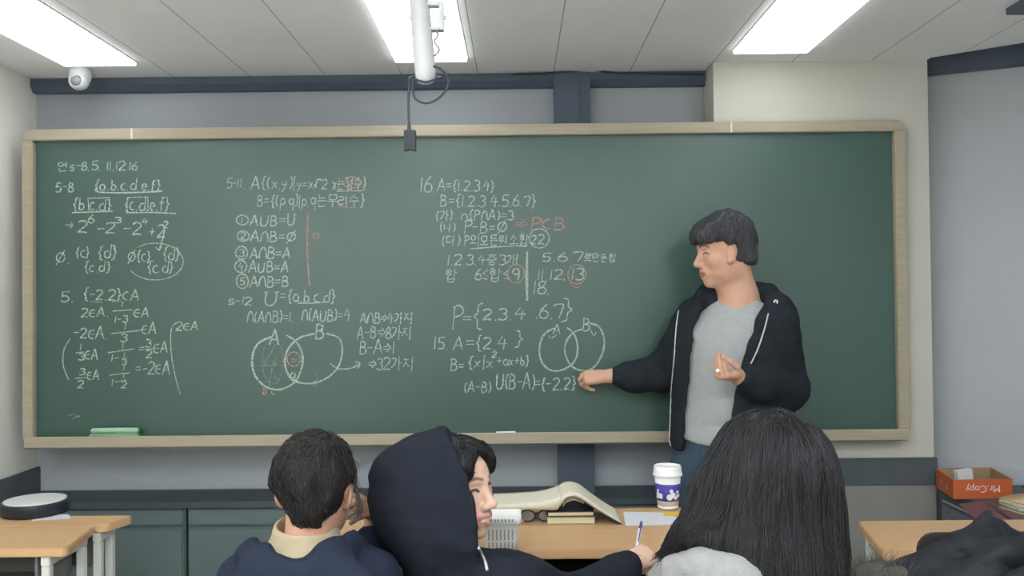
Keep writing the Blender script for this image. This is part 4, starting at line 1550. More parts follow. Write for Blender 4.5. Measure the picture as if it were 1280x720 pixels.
def grad(S, Q, e=.002):
    g = np.stack([S.ev(Q + A3((e, 0, 0))) - S.ev(Q - A3((e, 0, 0))), S.ev(Q + A3((0, e, 0))) - S.ev(Q - A3((0, e, 0))), S.ev(Q + A3((0, 0, e))) - S.ev(Q - A3((0, 0, e)))], 1)
    return g / (np.sqrt((g * g).sum(1))[:, None] + 1e-9)


def grow(S, seeds, flow, n, step, lift, rng, wild=.15):
    """strands that follow a hair mass: each step goes along flow(Q) kept at 'lift' above the surface"""
    Q = seeds.astype(F32)
    lf = rng.uniform(lift[0], lift[1], len(Q)).astype(F32)
    wv = rng.normal(0, wild, Q.shape).astype(F32)
    out = []
    for i in range(n):
        for _ in range(2):
            g = grad(S, Q)
            d = S.ev(Q)
            Q = Q - g * (d - lf)[:, None]
        out.append(Q.copy())
        dr = flow(Q) + wv
        dr = dr - g * (dr * g).sum(1)[:, None] * .85
        dr /= np.sqrt((dr * dr).sum(1))[:, None] + 1e-9
        Q = Q + dr * step
    good = np.max([np.abs(S.ev(q)) for q in out], 0) < lift[1] + .005
    return np.stack(out, 1)[good]


def strands(name, L, r, material, parent, taper=.35):
    """L: strands x points x 3 -> one mesh of thin three-sided locks"""
    m, n, _ = L.shape
    T = np.gradient(L, axis=1)
    T /= np.sqrt((T ** 2).sum(2))[..., None] + 1e-9
    ref = np.array((.31, .22, .05))
    N = np.cross(T, ref); N /= np.sqrt((N ** 2).sum(2))[..., None] + 1e-9
    B = np.cross(T, N)
    rad_ = np.linspace(1, taper, n)[None, :, None] * (r if np.isscalar(r) else r[:, None, None])
    rings = np.stack([L + (N * math.cos(a) + B * math.sin(a)) * rad_ for a in (0, 2.094, 4.189)], 2)
    v = rings.reshape(-1, 3)
    idx = np.arange(m * n * 3).reshape(m, n, 3)
    fs = []
    for k in range(3):
        a = idx[:, :-1, k]; b = idx[:, :-1, (k + 1) % 3]; c = idx[:, 1:, (k + 1) % 3]; d = idx[:, 1:, k]
        fs.append(np.stack([a, b, c, d], -1).reshape(-1, 4))
    f = np.concatenate(fs)
    me = bpy.data.meshes.new(name)
    me.vertices.add(len(v)); me.vertices.foreach_set('co', v.astype(F32).ravel())
    me.loops.add(f.size); me.loops.foreach_set('vertex_index', f.astype(np.int32).ravel())
    me.polygons.add(len(f)); me.polygons.foreach_set('loop_start', np.arange(0, f.size, 4, dtype=np.int32))
    me.update(calc_edges=True)
    o = link(name, me, material, parent, True)
    return o


def hair_disp(F, a1=.0022, a2=.0035, sc1=(230, 230, 45), sc2=(70, 70, 16), seed=1):
    def f(Q):
        l = F.l(Q)
        return a1 * vnoise(l, sc1, seed) + a2 * vnoise(l, sc2, seed + 1)
    return f


def cloth_disp(a=.006, sc=(13, 13, 20), a2=.0018, sc2=(45, 45, 60), seed=3):
    def f(Q):
        n = vnoise(Q, sc, seed)
        return a * (1 - 2 * np.abs(n)) * .6 + a2 * vnoise(Q, sc2, seed + 1)
    return f


def J(u, v, d):
    return V3(P(u, v, d))


def torso_arms(S, j, k=1.0, infl=0.0, arms=True, neck=True):
    """bare or clothed upper body around the joints in j"""
    side = unit(j['sr'] - j['sl'])
    upv = unit(j['neck'] - j['pelvis'])
    fw = np.cross(upv, side)
    S.add(ecap(j['pelvis'], j['chest'], .145 * k + infl, .150 * k + infl, .70, fw), .05)
    S.add(ecap(j['chest'] - side * .055 * k, j['chest'] + side * .055 * k, .120 * k + infl, .120 * k + infl, .80, fw), .06)
    S.add(cap(j['sl'] + (j['chest'] - j['sl']) * .12, j['sr'] + (j['chest'] - j['sr']) * .12, .055 * k + infl, .055 * k + infl), .05)
    S.add(cap(j['chest'] + upv * .06 * k, j['neck'], .075 * k + infl, .055 * k + infl), .05)
    if arms:
        for s in 'lr':
            S.add(cap(j['s' + s], j['e' + s], .052 * k + infl, .041 * k + infl), .03)
            S.add(cap(j['e' + s], j['w' + s], .041 * k + infl, .029 * k + infl), .02)
    return fw


def legs(S, j, k=1.0, infl=0.0):
    for s in 'lr':
        S.add(cap(j['h' + s], j['k' + s], .082 * k + infl, .056 * k + infl), .03)
        S.add(cap(j['k' + s], j['a' + s], .054 * k + infl, .036 * k + infl), .02)


def shoes(parent, j, fwd, m, msole):
    f = unit((fwd[0], fwd[1], 0)); ang = math.atan2(f[1], f[0])
    for s in 'lr':
        a = j['a' + s]
        S = Soft()
        Rm = np.array(Matrix.Rotation(ang, 3, 'Z'))
        c = V3((a[0], a[1], 0)) + f * .055
        S.add(ell(c + V3((0, 0, .045)), (.13, .045, .045), Rm))
        S.add(cap(V3((a[0], a[1], .05)), V3((a[0], a[1], .10)), .045, .044), .03)
        S.isect(half((0, 0, .018), (0, 0, -1)), .004)
        S.obj('shoe', c - V3((.2, .2, .06)), c + V3((.2, .2, .13)), .006, m, parent)
        bm = bmesh.new()
        bmesh.ops.create_cone(bm, cap_ends=True, segments=28, radius1=1, radius2=1, depth=1)
        bm.transform(Matrix.Translation(Vector(c + V3((0, 0, .009)))) @ Matrix.Rotation(ang, 4, 'Z') @ Matrix.Diagonal((.128, .045, .018, 1)))
        obj('shoe_sole', bm, msole, parent)


M_hair = mat('black_hair', '1c1b1e', .45, .40, var=.25, scale=30, stretch=(6, 6, 1), bump=.25, bscale=120, bstretch=(6, 6, .6))
M_hairt = mat('greying_hair', '434347', .5, .4, var=.35, scale=40, stretch=(6, 6, 1), bump=.3, bscale=120, bstretch=(6, 6, .6))
M_hairb = mat('brown_black_hair', '2c2725', .45, .42, var=.25, scale=30, stretch=(6, 6, 1), bump=.25, bscale=120, bstretch=(6, 6, .6))
M_sole = mat('shoe_sole_white', 'cfcfcb', .6)
# ------------------------------------------------------------------ the teacher at the board
DT = 3.0
M_skin_t = skin_mat('skin_teacher', 'd3a58c', 'a8665c')
F = Frame(J(906, 314, 2.97), (-.985, -.15, -.10), (.03, 0, 1), (.98, .93, 1.02))
FT = F
j = dict(pelvis=J(902, 588, 3.02), chest=J(914, 440, 3.0), neck=J(924, 372, 3.0),
         sr=J(873, 402, 3.05), sl=J(968, 400, 2.97),
         er=J(826, 466, 3.16), wr=J(762, 470, 3.155),
         el=J(985, 488, 2.97), wl=J(923, 471, 2.77),
         hl=J(940, 600, 3.02), hr=J(875, 600, 3.03))
jp = j['pelvis']
for s, dx in (('l', .10), ('r', -.10)):
    j['k' + s] = V3((jp[0] + dx, 3.03, .50)); j['a' + s] = V3((jp[0] + dx * 1.15, 3.06, .085))
tea = thing('person', 'man in black open hoodie and grey shirt pointing at the blackboard', 'person', (jp[0], 3.03, 0))
B = Soft()
head(B, F, ear=.010)
B.add(cap(F.w((0, -.030, -.055)), j['neck'], .052, .058), .02)
B.add(cap(F.w((0, .018, -.085)), j['neck'] + V3((-.02, -.02, 0)), .035, .050), .02)
torso_arms(B, j, .9)
legs(B, j, .9)
for s in 'lr':
    B.add(ell(V3((j['a' + s][0], j['a' + s][1] - .06, .05)), (.04, .11, .035)), .03)
# right hand, back of the hand towards the class, fingers closing on the chalk
fr = unit(J(724, 472, 3.20) - j['wr'])
hand_shape(B, j['wr'] + fr * .004, fr, (0, .6, -.8), (0, 1, .5), [(20, 48, 30), (30, 55, 35), (52, 62, 35), (66, 62, 35)], [(.8, .2, .5), (.9, -.15, .4), (.95, -.25, .2)], .95, .05)
# left hand, palm up, fingers rising, thumb holding the chalk
fl = unit(J(893, 470, 2.71) - j['wl'])
tipl = hand_shape(B, j['wl'], fl, (-.1, .1, .95), (-.25, -1, .12), [(70, 12, 6), (72, 12, 6), (74, 16, 8), (76, 20, 10)], [(.62, .30, .45), (.80, .0, .45), (.75, -.25, .45)], .88, .0)
att = face_attrs(F, brow_z=.022)
lo, hi = (.15, 2.6, 0), (1.15, 3.26, 1.75)
hO = F.O
tb = B.obj('body', lo, hi, .011, M_skin_t, None, fine=[(hO - .15, hO + .14, .0026), (j['wr'] - V3((.13, .09, .10)), j['wr'] + V3((.03, .09, .06)), .0028), (j['wl'] - V3((.12, .10, .06)), j['wl'] + V3((.03, .06, .12)), .0028)], attrs=att)
# hair
H = Soft()
H.add(F.ell((0, -.014, .040), (.088, .104, .098)))
H.add(F.ell((0, .056, .056), (.072, .064, .050)), .03)
H.add(F.ell((0, -.070, -.035), (.062, .046, .062)), .03)
H.sub(F.rbox((0, .115, -.085), (.14, .097, .115), .02), .012)
H.sub(F.rbox((0, .03, -.135), (.14, .20, .080), .01), .02)
for sx in (-1, 1):
    H.sub(F.ell((sx * .088, .002, -.016), (.030, .028, .040)), .01)
H.disp = hair_disp(F)
hb = H.obj('hair', hO - V3((.17, .17, .16)), hO + V3((.17, .17, .17)), .0028, M_hairt)
rng = np.random.default_rng(5)
cr = F.w((0, -.045, .125))
seeds = []
while len(seeds) < 900:
    l = rng.normal(0, 1, 3); l /= np.sqrt((l * l).sum()); l[2] = abs(l[2]) * .9 + .02
    seeds.append(F.w(V3((0, -.01, .035)) + l * V3((.09, .11, .095))))
seeds = np.array(seeds)
down = lambda Q: ((Q - A3(cr)) * 6 + A3((-.25, -.1, -.7)))
L = grow(H, seeds, down, 7, .007, (.0002, .0022), rng, .22)
hs = strands('hair_strands', L, rng.uniform(.0006, .0011, len(L)), M_hairt, hb)
# clothes
M_tee = mat('heather_grey_knit', 'a6a9a9', .85, .15, var=.05, scale=60, bump=.15, bscale=500, sheen=.2)
M_jacket = mat('black_sweat_fabric', '272c32', .9, .15, var=.08, scale=40, bump=.2, bscale=420)
M_jean = mat('blue_denim', '3c4d5b', .8, .2, var=.14, scale=60, bump=.2, bscale=500)
T = Soft()
fw = torso_arms(T, j, .95, .006, arms=False)
T.add(ecap(j['pelvis'] + V3((0, 0, .05)), j['chest'], .165, .160, .72, fw), .04)
T.sub(F.cap((0, -.02, -.09), (0, -.02, -.22), .03), .01)
T.sub(cap(j['neck'] + V3((-.012, -.07, .035)), j['neck'] + V3((-.01, .0, .09)), .062, .075), .012)
T.isect(half(J(885, 563, 2.9), (.03, .25, -1)), .012)
T.disp = cloth_disp(.005, (9, 9, 11), .0012)
ts = T.obj('shirt', (.45, 2.7, .75), (1.12, 3.3, 1.50), .006, M_tee, None)
K = Soft()
torso_arms(K, j, 1.0, .022, arms=False)
K.add(ecap(j['pelvis'] + V3((0.02, 0, .03)), j['chest'] + V3((.0, 0, 0)), .192, .185, .76, fw), .05)
for s in 'lr':
    K.add(cap(j['s' + s], j['e' + s], .080, .066), .04)
    o_ = {'r': 0, 'l': -.10}[s]
    K.add(cap(j['e' + s], j['w' + s] + (j['e' + s] - j['w' + s]) * (.36 + o_), .067, .050), .03)
    K.add(cap(j['w' + s] + (j['e' + s] - j['w' + s]) * (.36 + o_), j['w' + s] + (j['e' + s] - j['w' + s]) * (.15 + o_), .040, .037), .010)
    # bunched cloth above the cuff
    for t_, r_ in ((.37, .057), (.47, .061), (.58, .060)):
        c_ = j['w' + s] + (j['e' + s] - j['w' + s]) * t_
        K.add(ell(c_ + V3((0, 0, -.006)), (r_, r_, r_)), .010)
# hood folded at the nape
K.add(ecap(j['neck'] + V3((.10, .05, .005)), j['neck'] + V3((-.09, .07, .005)), .050, .050, .8, (0, 1, 0)), .03)
K.add(cap(j['neck'] + V3((.095, .03, .01)), j['neck'] + V3((.115, -.07, -.035)), .036, .030), .03)
K.add(cap(j['neck'] + V3((-.095, .05, .0)), j['neck'] + V3((-.115, -.03, -.055)), .034, .028), .03)
KO = Soft(); KO.items = list(K.items)
# open front: a curtain-shaped gap between the two zips
gl = [(886, 366), (868, 410), (862, 470), (855, 545), (852, 600)]
gr = [(958, 366), (942, 410), (926, 452), (918, 500), (908, 600)]


def gap(Q):
    q = Q.astype(float) - np.array((0, 0, CAMH))
    r = q @ np.array(CAMR)
    u = 640 + FPX * r[:, 0] / -r[:, 2]; v = 360 - FPX * r[:, 1] / -r[:, 2]
    a = np.interp(v, [p[1] for p in gl], [p[0] for p in gl]); b = np.interp(v, [p[1] for p in gr], [p[0] for p in gr])
    d = np.maximum(a - u, u - b) * 3.0 / FPX
    back = Q[:, 1] - (3.0 - .02)
    top = (v - 820) * .001
    return np.maximum(np.maximum(d, back), top).astype(F32)


K.sub(gap, .012)
K.sub(cap(j['neck'] + V3((-.005, -.035, .0)), j['neck'] + V3((-.01, -.03, .14)), .064, .085), .012)
K.isect(half(J(870, 574, 2.9), (.0, .12, -1)), .015)
K.disp = cloth_disp(.009, (9, 9, 13), .0025)
jk = K.obj('jacket', (.2, 2.6, .70), (1.25, 3.36, 1.55), .0062, M_jacket, None)
# zip tapes
M_zip = mat('zip_metal', 'c3c5c4', .35, .5, .3)
def ztape(pts):
    q = []
    uu = smoothpath([(u, v, 0) for u, v in pts], 6)
    for p_ in uu:
        h_ = hit(K, p_.x, p_.y, 2.4, 3.2, .002)
        if h_:
            q.append(h_ + Vector((0, -.0035, 0)))
    bm = bmesh.new(); tube(bm, q, .0028, 6)
    return obj('zip', bm, M_zip, None, True)


z1 = ztape([(848, 388), (845, 410), (843, 440), (840, 475), (838, 500), (835, 525), (834, 540), (838, 555), (841, 566)])
z2 = ztape([(960, 392), (955, 412), (947, 436), (938, 455)])
bm = bmesh.new()
p = hit(K, 969, 377, 2.4, 3.2) or P(969, 377, 2.85)
tube(bm, smoothpath([p + Vector((-.006, -.006, -.003)), p + Vector((-.002, -.008, .004)), p + Vector((.005, -.006, .001)), p + Vector((.005, -.003, -.006))], 5), .0028, 8)
ey_ = obj('eyelet_cord', bm, mat('cord_white', 'e6e6e4', .6), None, True)
N_ = Soft()
legs(N_, j, 1.0, .016)
N_.add(ecap(j['pelvis'] + V3((0, 0, -.06)), j['pelvis'] + V3((0, 0, .06)), .165, .160, .74, fw), .05)
N_.isect(half((0, 0, .075), (0, 0, -1)), .005)
N_.disp = cloth_disp(.005, (10, 10, 14), .0015, seed=8)
tj = N_.obj('jeans', (.45, 2.75, .04), (1.1, 3.3, 1.0), .009, M_jean, None)
keep(tea, *[o for o in (tb, hb, ts, jk, ey_, tj)])
for z in (z1, z2):
    z.data.transform(Matrix.Translation(-tea.location)); z.parent = jk
hs.data.transform(Matrix.Translation(-tea.location))
shp = [o for o in ()]
pre = set(bpy.data.objects)
shoes(None, j, (0, -1, 0), mat('dark_shoe', '2a2b2e', .6), M_sole)
keep(tea, *[o for o in bpy.data.objects if o not in pre])
# chalk in both hands
bm = bmesh.new()
c = V3(tipl)
tp = J(897, 463, 2.66)
tube(bm, [Vector(tp) + Vector((.012, .03, -.008)), Vector(tp)], .0055, 12)
tag(obj('chalk_stub', bm, M_cst, smooth=False), 'short white chalk stub held in the left hand of the man in the black hoodie', 'chalk')
# ------------------------------------------------------------------ students' chairs
M_seat = mat('chair_plastic', '3a3034', .5, .35)


def chair(x, y, rz, label, back_h=.80):
    t = thing('school_chair', label, 'chair', (x, y, 0), rz, 'school chairs')
    bm = nbox((-.18, -.17, .392), (.18, .20, .410)); obj('seat', bm, M_seat, t, bevel=.008)
    bm = bmesh.new()
    pr = []
    for (cx, cz, a0) in ((.16, back_h - .035, 0), (-.16, back_h - .035, 90), (-.16, .60, 180), (.16, .60, 270)):
        for k in range(6):
            a = math.radians(a0 + 18 * k); pr.append((cx + .035 * math.cos(a), cz + .035 * math.sin(a)))
    prism(bm, pr, 'y', -.225, -.21)
    obj('backrest', bm, M_seat, t, bevel=.003)
    for sx in (-1, 1):
        bm = bmesh.new(); tube(bm, smoothpath([(sx * .17, -.203, back_h - .08), (sx * .17, -.195, .55), (sx * .165, -.185, .40), (sx * .17, -.20, .2), (sx * .17, -.21, 0)], 5), .010, 10); obj('leg', bm, M_leg, t, True)
        bm = bmesh.new(); tube(bm, smoothpath([(sx * .165, -.17, .381), (sx * .165, .13, .381), (sx * .165, .165, .36), (sx * .17, .19, .2), (sx * .17, .20, 0)], 5), .010, 10); obj('leg', bm, M_leg, t, True)
    return t


M_navy = mat('navy_sweat_fabric', '272d3d', .9, .15, var=.07, scale=40, bump=.2, bscale=420)
M_ink = mat('dark_navy_sweat_fabric', '22262f', .9, .15, var=.07, scale=40, bump=.2, bscale=420)
M_lgrey = mat('light_grey_fleece', '908f8d', .9, .15, var=.09, scale=70, bump=.25, bscale=380)
M_cream = mat('cream_collar_knit', 'b3a588', .85, .15, bump=.2, bscale=300)
M_trou = mat('dark_trousers', '2b2c31', .85, .15, bump=.15, bscale=400)
M_shoe = mat('grey_shoe', '56565a', .6)
M_pen = mat('pen_white', 'd9dbe2', .35, .45)


def seated(j, x, y, fy=1.0, spread=.10):
    j['pelvis'] = V3((x, y, .50))
    j['chest'] = j['pelvis'] * .40 + j['neck'] * .60 + V3((0, -.01, 0))
    for s, sx in (('l', -1), ('r', 1)):
        j['h' + s] = V3((x + sx * .085, y + .02, .495)); j['k' + s] = V3((x + sx * spread, y + .40, .485)); j['a' + s] = V3((x + sx * spread, y + .36, .085))


def seat_cut(S, j):
    S.sub(rbox(j['pelvis'] + V3((0, .015, -.16)), (.26, .215, .0735), .004), .012)


def lower_body(t, j, B, m):
    legs(B, j, .85)
    seat_cut(B, j)
    for s in 'lr':
        B.add(ell(j['a' + s] + V3((0, .05, -.035)), (.036, .10, .032)), .03)


def trousers(j, m):
    N = Soft(); legs(N, j, .85, .016)
    N.add(ecap(j['hl'], j['hr'], .120, .120, .75, (0, 0, 1)), .05)
    seat_cut(N, j)
    N.isect(half((0, 0, .075), (0, 0, -1)), .005)
    lo = np.minimum.reduce([j[k] for k in ('hl', 'hr', 'al', 'ar', 'kl', 'kr')]) - .2
    hi = np.maximum.reduce([j[k] for k in ('hl', 'hr', 'al', 'ar', 'kl', 'kr')]) + .2
    return N.obj('trousers', lo, hi, .012, m)


def finish(root, j, objs, subs=(), fwd=(0, 1, 0)):
    pre = set(bpy.data.objects)
    shoes(None, j, fwd, M_shoe, M_sole)
    keep(root, *objs, *[o for o in bpy.data.objects if o not in pre])
    for o, par in subs:
        o.data.transform(Matrix.Translation(-root.location)); o.parent = par


# ------------------------------------------------------------------ left student, hair pinned up, seen from behind
M_skin_l = skin_mat('skin_left_student', 'c99a82')
d0 = 1.80
F = Frame(J(395, 610, d0), (.0, 1, -.05), (.03, 0, 1), (.96, .94, .93))
j = dict(neck=J(384, 706, d0 - .03), sl=J(318, 734, d0 - .0), sr=J(458, 732, d0 + .0),
         el=J(265, 860, d0 + .12), wl=J(340, 830, d0 + .30), er=J(470, 742, d0 + .20), wr=J(466, 640, d0 + .24))
seated(j, -.465, d0 - .07, spread=.055)
ls = thing('person', 'student with pinned-up dark hair and navy hoodie seen from behind', 'person', (j['pelvis'][0], j['pelvis'][1], 0))
B = Soft(); head(B, F)
B.add(cap(F.w((0, -.034, -.045)), j['neck'], .047, .052), .02)
torso_arms(B, j, .72)
lower_body(ls, j, B, None)
hd = unit(J(438, 620, d0 + .09) - j['wr'])
hand_shape(B, j['wr'], hd, (-.75, -.55, -.2), (-.2, .2, 1), [(28, 35, 20), (30, 40, 20), (34, 42, 22), (38, 44, 22)], [(.7, .5, .3), (.85, .2, .3), (.9, .0, .3)], .84, .05)
hand_shape(B, j['wl'], (.4, 1, 0), (0, 0, -1), (1, 0, 0), [(18, 20, 10)] * 4, [(.7, .6, .2), (.85, .3, .2), (.95, .1, .2)], .84)
o_b = B.obj('body', (-1.05, 1.45, 0), (.15, 2.7, 1.35), .012, M_skin_l, fine=[(F.O - .14, F.O + .14, .003), (j['wr'] - .12, j['wr'] + .05, .003)], attrs=face_attrs(F))
H = Soft()
H.add(F.ell((0, -.014, .030), (.087, .106, .094)))
H.add(F.ell((0, -.062, -.030), (.042, .046, .046)), .025)
for sx in (-1, 1):
    H.sub(F.half((sx * .062, -.05, -.045), (sx * .80, -.15, -.60)) if False else F.cap((sx * .088, -.14, -.075), (sx * .088, .02, -.075), .042), .03)
H.add(F.ell((-.012, -.088, .058), (.038, .034, .030)), .014)
H.add(F.cap((-.045, -.080, .030), (.030, -.094, .040), .014, .012), .008)
H.add(F.cap((.040, -.080, .020), (-.020, -.100, .072), .013, .010), .008)
H.add(F.ell((.022, -.072, .092), (.028, .028, .018)), .012)
H.add(F.ell((-.034, -.074, .086), (.022, .024, .018)), .012)
H.sub(F.rbox((0, .125, -.06), (.14, .095, .12), .02), .012)
for sx in (-1, 1):
    H.sub(F.ell((sx * .092, .005, -.020), (.033, .080, .048)), .012)
H.disp = hair_disp(F, .0022, .0070, (150, 150, 60), (45, 45, 22), 11)
o_h = H.obj('hair', F.O - .17, F.O + .18, .003, M_hairb)
rng = np.random.default_rng(8)
knot = A3(F.w((-.005, -.092, .074)))
sd = []
while len(sd) < 1300:
    l = rng.normal(0, 1, 3); l /= np.sqrt((l * l).sum())
    if l[1] > .35 or (l[2] < -.75):
        continue
    sd.append(F.w(V3((0, -.02, .01)) + l * V3((.09, .11, .11))))
up = lambda Q: (knot - Q) * 8 + A3((0, 0, .25))
L = grow(H, np.array(sd), up, 9, .009, (.0, .0028), rng, .28)
o_s = strands('hair_strands', L, rng.uniform(.0006, .0012, len(L)), M_hairb, None)
# loose locks beside the right ear and at the nape
LL = []
for k in range(34):
    a = J(439 + rng.normal(0, 3), 588 + rng.normal(0, 6), d0 - .01); b = J(446 + rng.normal(0, 2), 612, d0 - .04); c = J(449 + rng.normal(0, 3), 634, d0 - .05); e = J(445 + rng.normal(0, 4), 646 + rng.uniform(-8, 12), d0 - .05)
    q = smoothpath([Vector(a), Vector(b), Vector(c), Vector(e)], 4)[:13]
    LL.append(np.array([list(p) for p in q]))
o_k = strands('loose_lock', np.stack(LL), .0007, M_hairb, None)
LL = []
for k in range(40):
    a = knot + A3(np.clip(rng.normal(0, .012, 3), -.02, .02)); dr = A3((rng.normal(0, .35), rng.normal(-.2, .3), 1.0)); b = a + dr * .016; c = b + A3((rng.normal(0, .006), rng.normal(0, .006), .004))
    q = smoothpath([Vector(a.tolist()), Vector(b.tolist()), Vector(c.tolist())], 6)[:13]
    LL.append(np.array([list(p) for p in q]))
o_f = strands('flyaway_hair', np.stack(LL), .0006, M_hairb, None)
# collar and hoodie with the hood down
Cc = Soft()
nk = J(381, 672, d0 - .03)
Cc.add(cap(nk + V3((0, .010, -.06)), nk + V3((0, .008, .030)), .082, .062))
Cc.add(ell(nk + V3((-.02, -.01, -.06)), (.115, .095, .045)), .03)
Cc.sub(cap(nk + V3((0, .012, -.02)), nk + V3((0, .012, .08)), .056, .056), .004)
Cc.isect(half(nk + V3((0, -.05, .018)), (0, -.20, 1)), .006)
o_c = Cc.obj('collar', nk - .16, nk + .14, .004, M_cream)
K = Soft()
fw = torso_arms(K, j, .74, .028, arms=False)
seat_cut(K, j)
for s in 'lr':
    K.add(cap(j['s' + s], j['e' + s], .072, .056), .05)
    K.add(cap(j['e' + s], j['w' + s] + (j['e' + s] - j['w' + s]) * .42, .060, .046), .03)
    K.add(cap(j['w' + s] + (j['e' + s] - j['w' + s]) * .44, j['w' + s] + (j['e' + s] - j['w' + s]) * .34, .041, .040), .008)
# hood lying open on the shoulders: two thick folds meeting in a V behind the neck
for q, r in (([J(308, 697, d0 - .02), J(322, 691, d0 - .07), J(345, 702, d0 - .12), J(370, 722, d0 - .15)], .030), ([J(446, 688, d0 + .02), J(430, 680, d0 - .04), J(408, 692, d0 - .10), J(380, 720, d0 - .15)], .032)):
    for a, b in zip(q, q[1:]):
        K.add(cap(a, b, r, r), .02)
K.add(ell(J(378, 752, d0 - .13), (.15, .055, .11)), .05)
K.sub(cap(nk + V3((0, .0, -.035)), nk + V3((0, -.03, .16)), .075, .105), .02)
K.sub(cap(J(366, 672, d0 - .02), J(372, 676, d0 - .25), .034, .036), .02)
K.disp = cloth_disp(.008, (13, 13, 17), .002, seed=5)
o_j = K.obj('hoodie', (-1.05, 1.4, .5), (.2, 2.5, 1.05), .0065, M_navy)
o_t = trousers(j, M_trou)
finish(ls, j, [o_b, o_h, o_c, o_j, o_t], [(o_s, o_h), (o_k, o_h), (o_f, o_h)])
chair(ls.location.x, ls.location.y - .0, 0, 'dark school chair under the student with pinned-up hair')

# ------------------------------------------------------------------ middle student, hood up, smiling over the right shoulder
M_skin_m = skin_mat('skin_hooded_student', 'e0b9a4', lip='c0776f')
d0 = 1.93
F = Frame(J(562, 607, d0), (.86, -.50, .03), (-.10, 0, 1), (.96, .96, .96))
FM = F
SM = 1.0
j = dict(neck=J(560, 724, d0 + .0), sr=J(640, 734, d0 - .05), sl=J(552, 742, d0 + .05),
         er=J(716, 754, d0 + .04), wr=J(792, 703, d0 + .15), el=J(600, 860, d0 + .16), wl=J(640, 800, d0 + .22))
seated(j, -.02, d0 - .05, spread=.15)
ms = thing('person', 'student in dark hood turned sideways with a toothy smile', 'person', (j['pelvis'][0], j['pelvis'][1], 0))
B = Soft(); head(B, F, smile=SM)
B.add(cap(F.w((0, -.026, -.05)), j['neck'], .050, .055), .02)
torso_arms(B, j, .74)
lower_body(ms, j, B, None)
hf = unit(J(818, 686, d0 + .24) - j['wr'])
hand_shape(B, j['wr'], hf, (-.35, .2, -.9), (-.6, .8, .1), [(42, 48, 22), (52, 55, 25), (60, 58, 28), (64, 60, 30)], [(.75, .4, .5), (.9, -.05, .4), (.95, -.25, .2)], .86, .03)
hand_shape(B, j['wl'], (.6, .8, 0), (0, 0, -1), (1, -.5, 0), [(18, 20, 10)] * 4, [(.7, .6, .2), (.85, .3, .2), (.95, .1, .2)], .86)
o_b = B.obj('body', (-.65, 1.55, 0), (.55, 2.65, 1.35), .012, M_skin_m, fine=[(F.O - .135, F.O + .145, .0021), (j['wr'] - .03, j['wr'] + .12, .003)], attrs=face_attrs(F, SM, eye_open=.0012, brow_z=.024))
H = Soft()
H.add(F.ell((0, -.014, .030), (.084, .104, .090)))
H.add(F.ell((0, .052, .054), (.074, .056, .048)), .03)
H.sub(F.rbox((0, .125, -.10), (.058, .11, .13), .03), .02)
H.sub(F.ell((.012, .128, .034), (.036, .07, .050)), .015)
H.sub(F.rbox((0, .08, -.16), (.14, .14, .12), .01), .02)
H.disp = hair_disp(F, .002, .0035, seed=21)
o_h = H.obj('hair', F.O - .15, F.O + .16, .003, M_hair)
rng = np.random.default_rng(3)
sd = []
while len(sd) < 700:
    l = rng.normal(0, 1, 3); l /= np.sqrt((l * l).sum())
    if l[1] < .0 or l[2] < .05:
        continue
    sd.append(F.w(V3((0, .0, .03)) + l * V3((.09, .11, .09))))
part = F.w((.012, .05, .12))
dn = lambda Q: (Q - A3(part)) * A3((7, 7, 3)) + A3((0, 0, -.75))
L = grow(H, np.array(sd), dn, 9, .008, (.0, .003), rng, .2)
o_s = strands('hair_strands', L, rng.uniform(.0006, .0011, len(L)), M_hair, None)
# hoodie: body, sleeves, raised hood
K = Soft()
fw = torso_arms(K, j, .76, .028, arms=False)
seat_cut(K, j)
for s in 'lr':
    K.add(cap(j['s' + s], j['e' + s], .074, .058), .05)
    K.add(cap(j['e' + s], j['w' + s] + (j['e' + s] - j['w' + s]) * .22, .058, .046), .03)
    K.add(cap(j['w' + s] + (j['e' + s] - j['w' + s]) * .26, j['w' + s] + (j['e' + s] - j['w' + s]) * .10, .040, .037), .008)
G2 = Frame(F.O, (.985, -.17, .03), (-.10, 0, 1), (1, 1, 1))
Hd = Soft()
Hd.add(G2.ell((0, .015, .002), (.113, .195, .129)))
Hd.add(G2.ell((0, -.075, -.03), (.098, .088, .110)), .05)
Hd.add(G2.ell((.028, .020, -.095), (.086, .105, .085)), .04)
Hd.add(cap(G2.w((0, -.045, -.06)), j['neck'] + V3((.02, .0, .0)), .100, .088), .06)
cut = Soft()
cut.add(G2.half((0, .000, .125), (-.25, .87, .48)))
cut.isect(G2.half((0, .040, 0), (-.42, 1, .03)), .03)
Hd.isect(cut.ev, .008)
inner = Soft()
inner.add(G2.ell((0, .055, -.006), (.094, .150, .106)))
inner.add(F.cap((-.012, .03, -.05), (-.012, .10, -.10), .058, .055), .03)
Hd.sub(inner.ev, .010)
K.add(Hd.ev, .035)
K.sub(F.cap((-.02, .085, -.06), (-.03, .16, -.105), .046, .050), .02)
K.add(ell(F.w((.0, .04, -.185)), (.075, .060, .030)), .03)
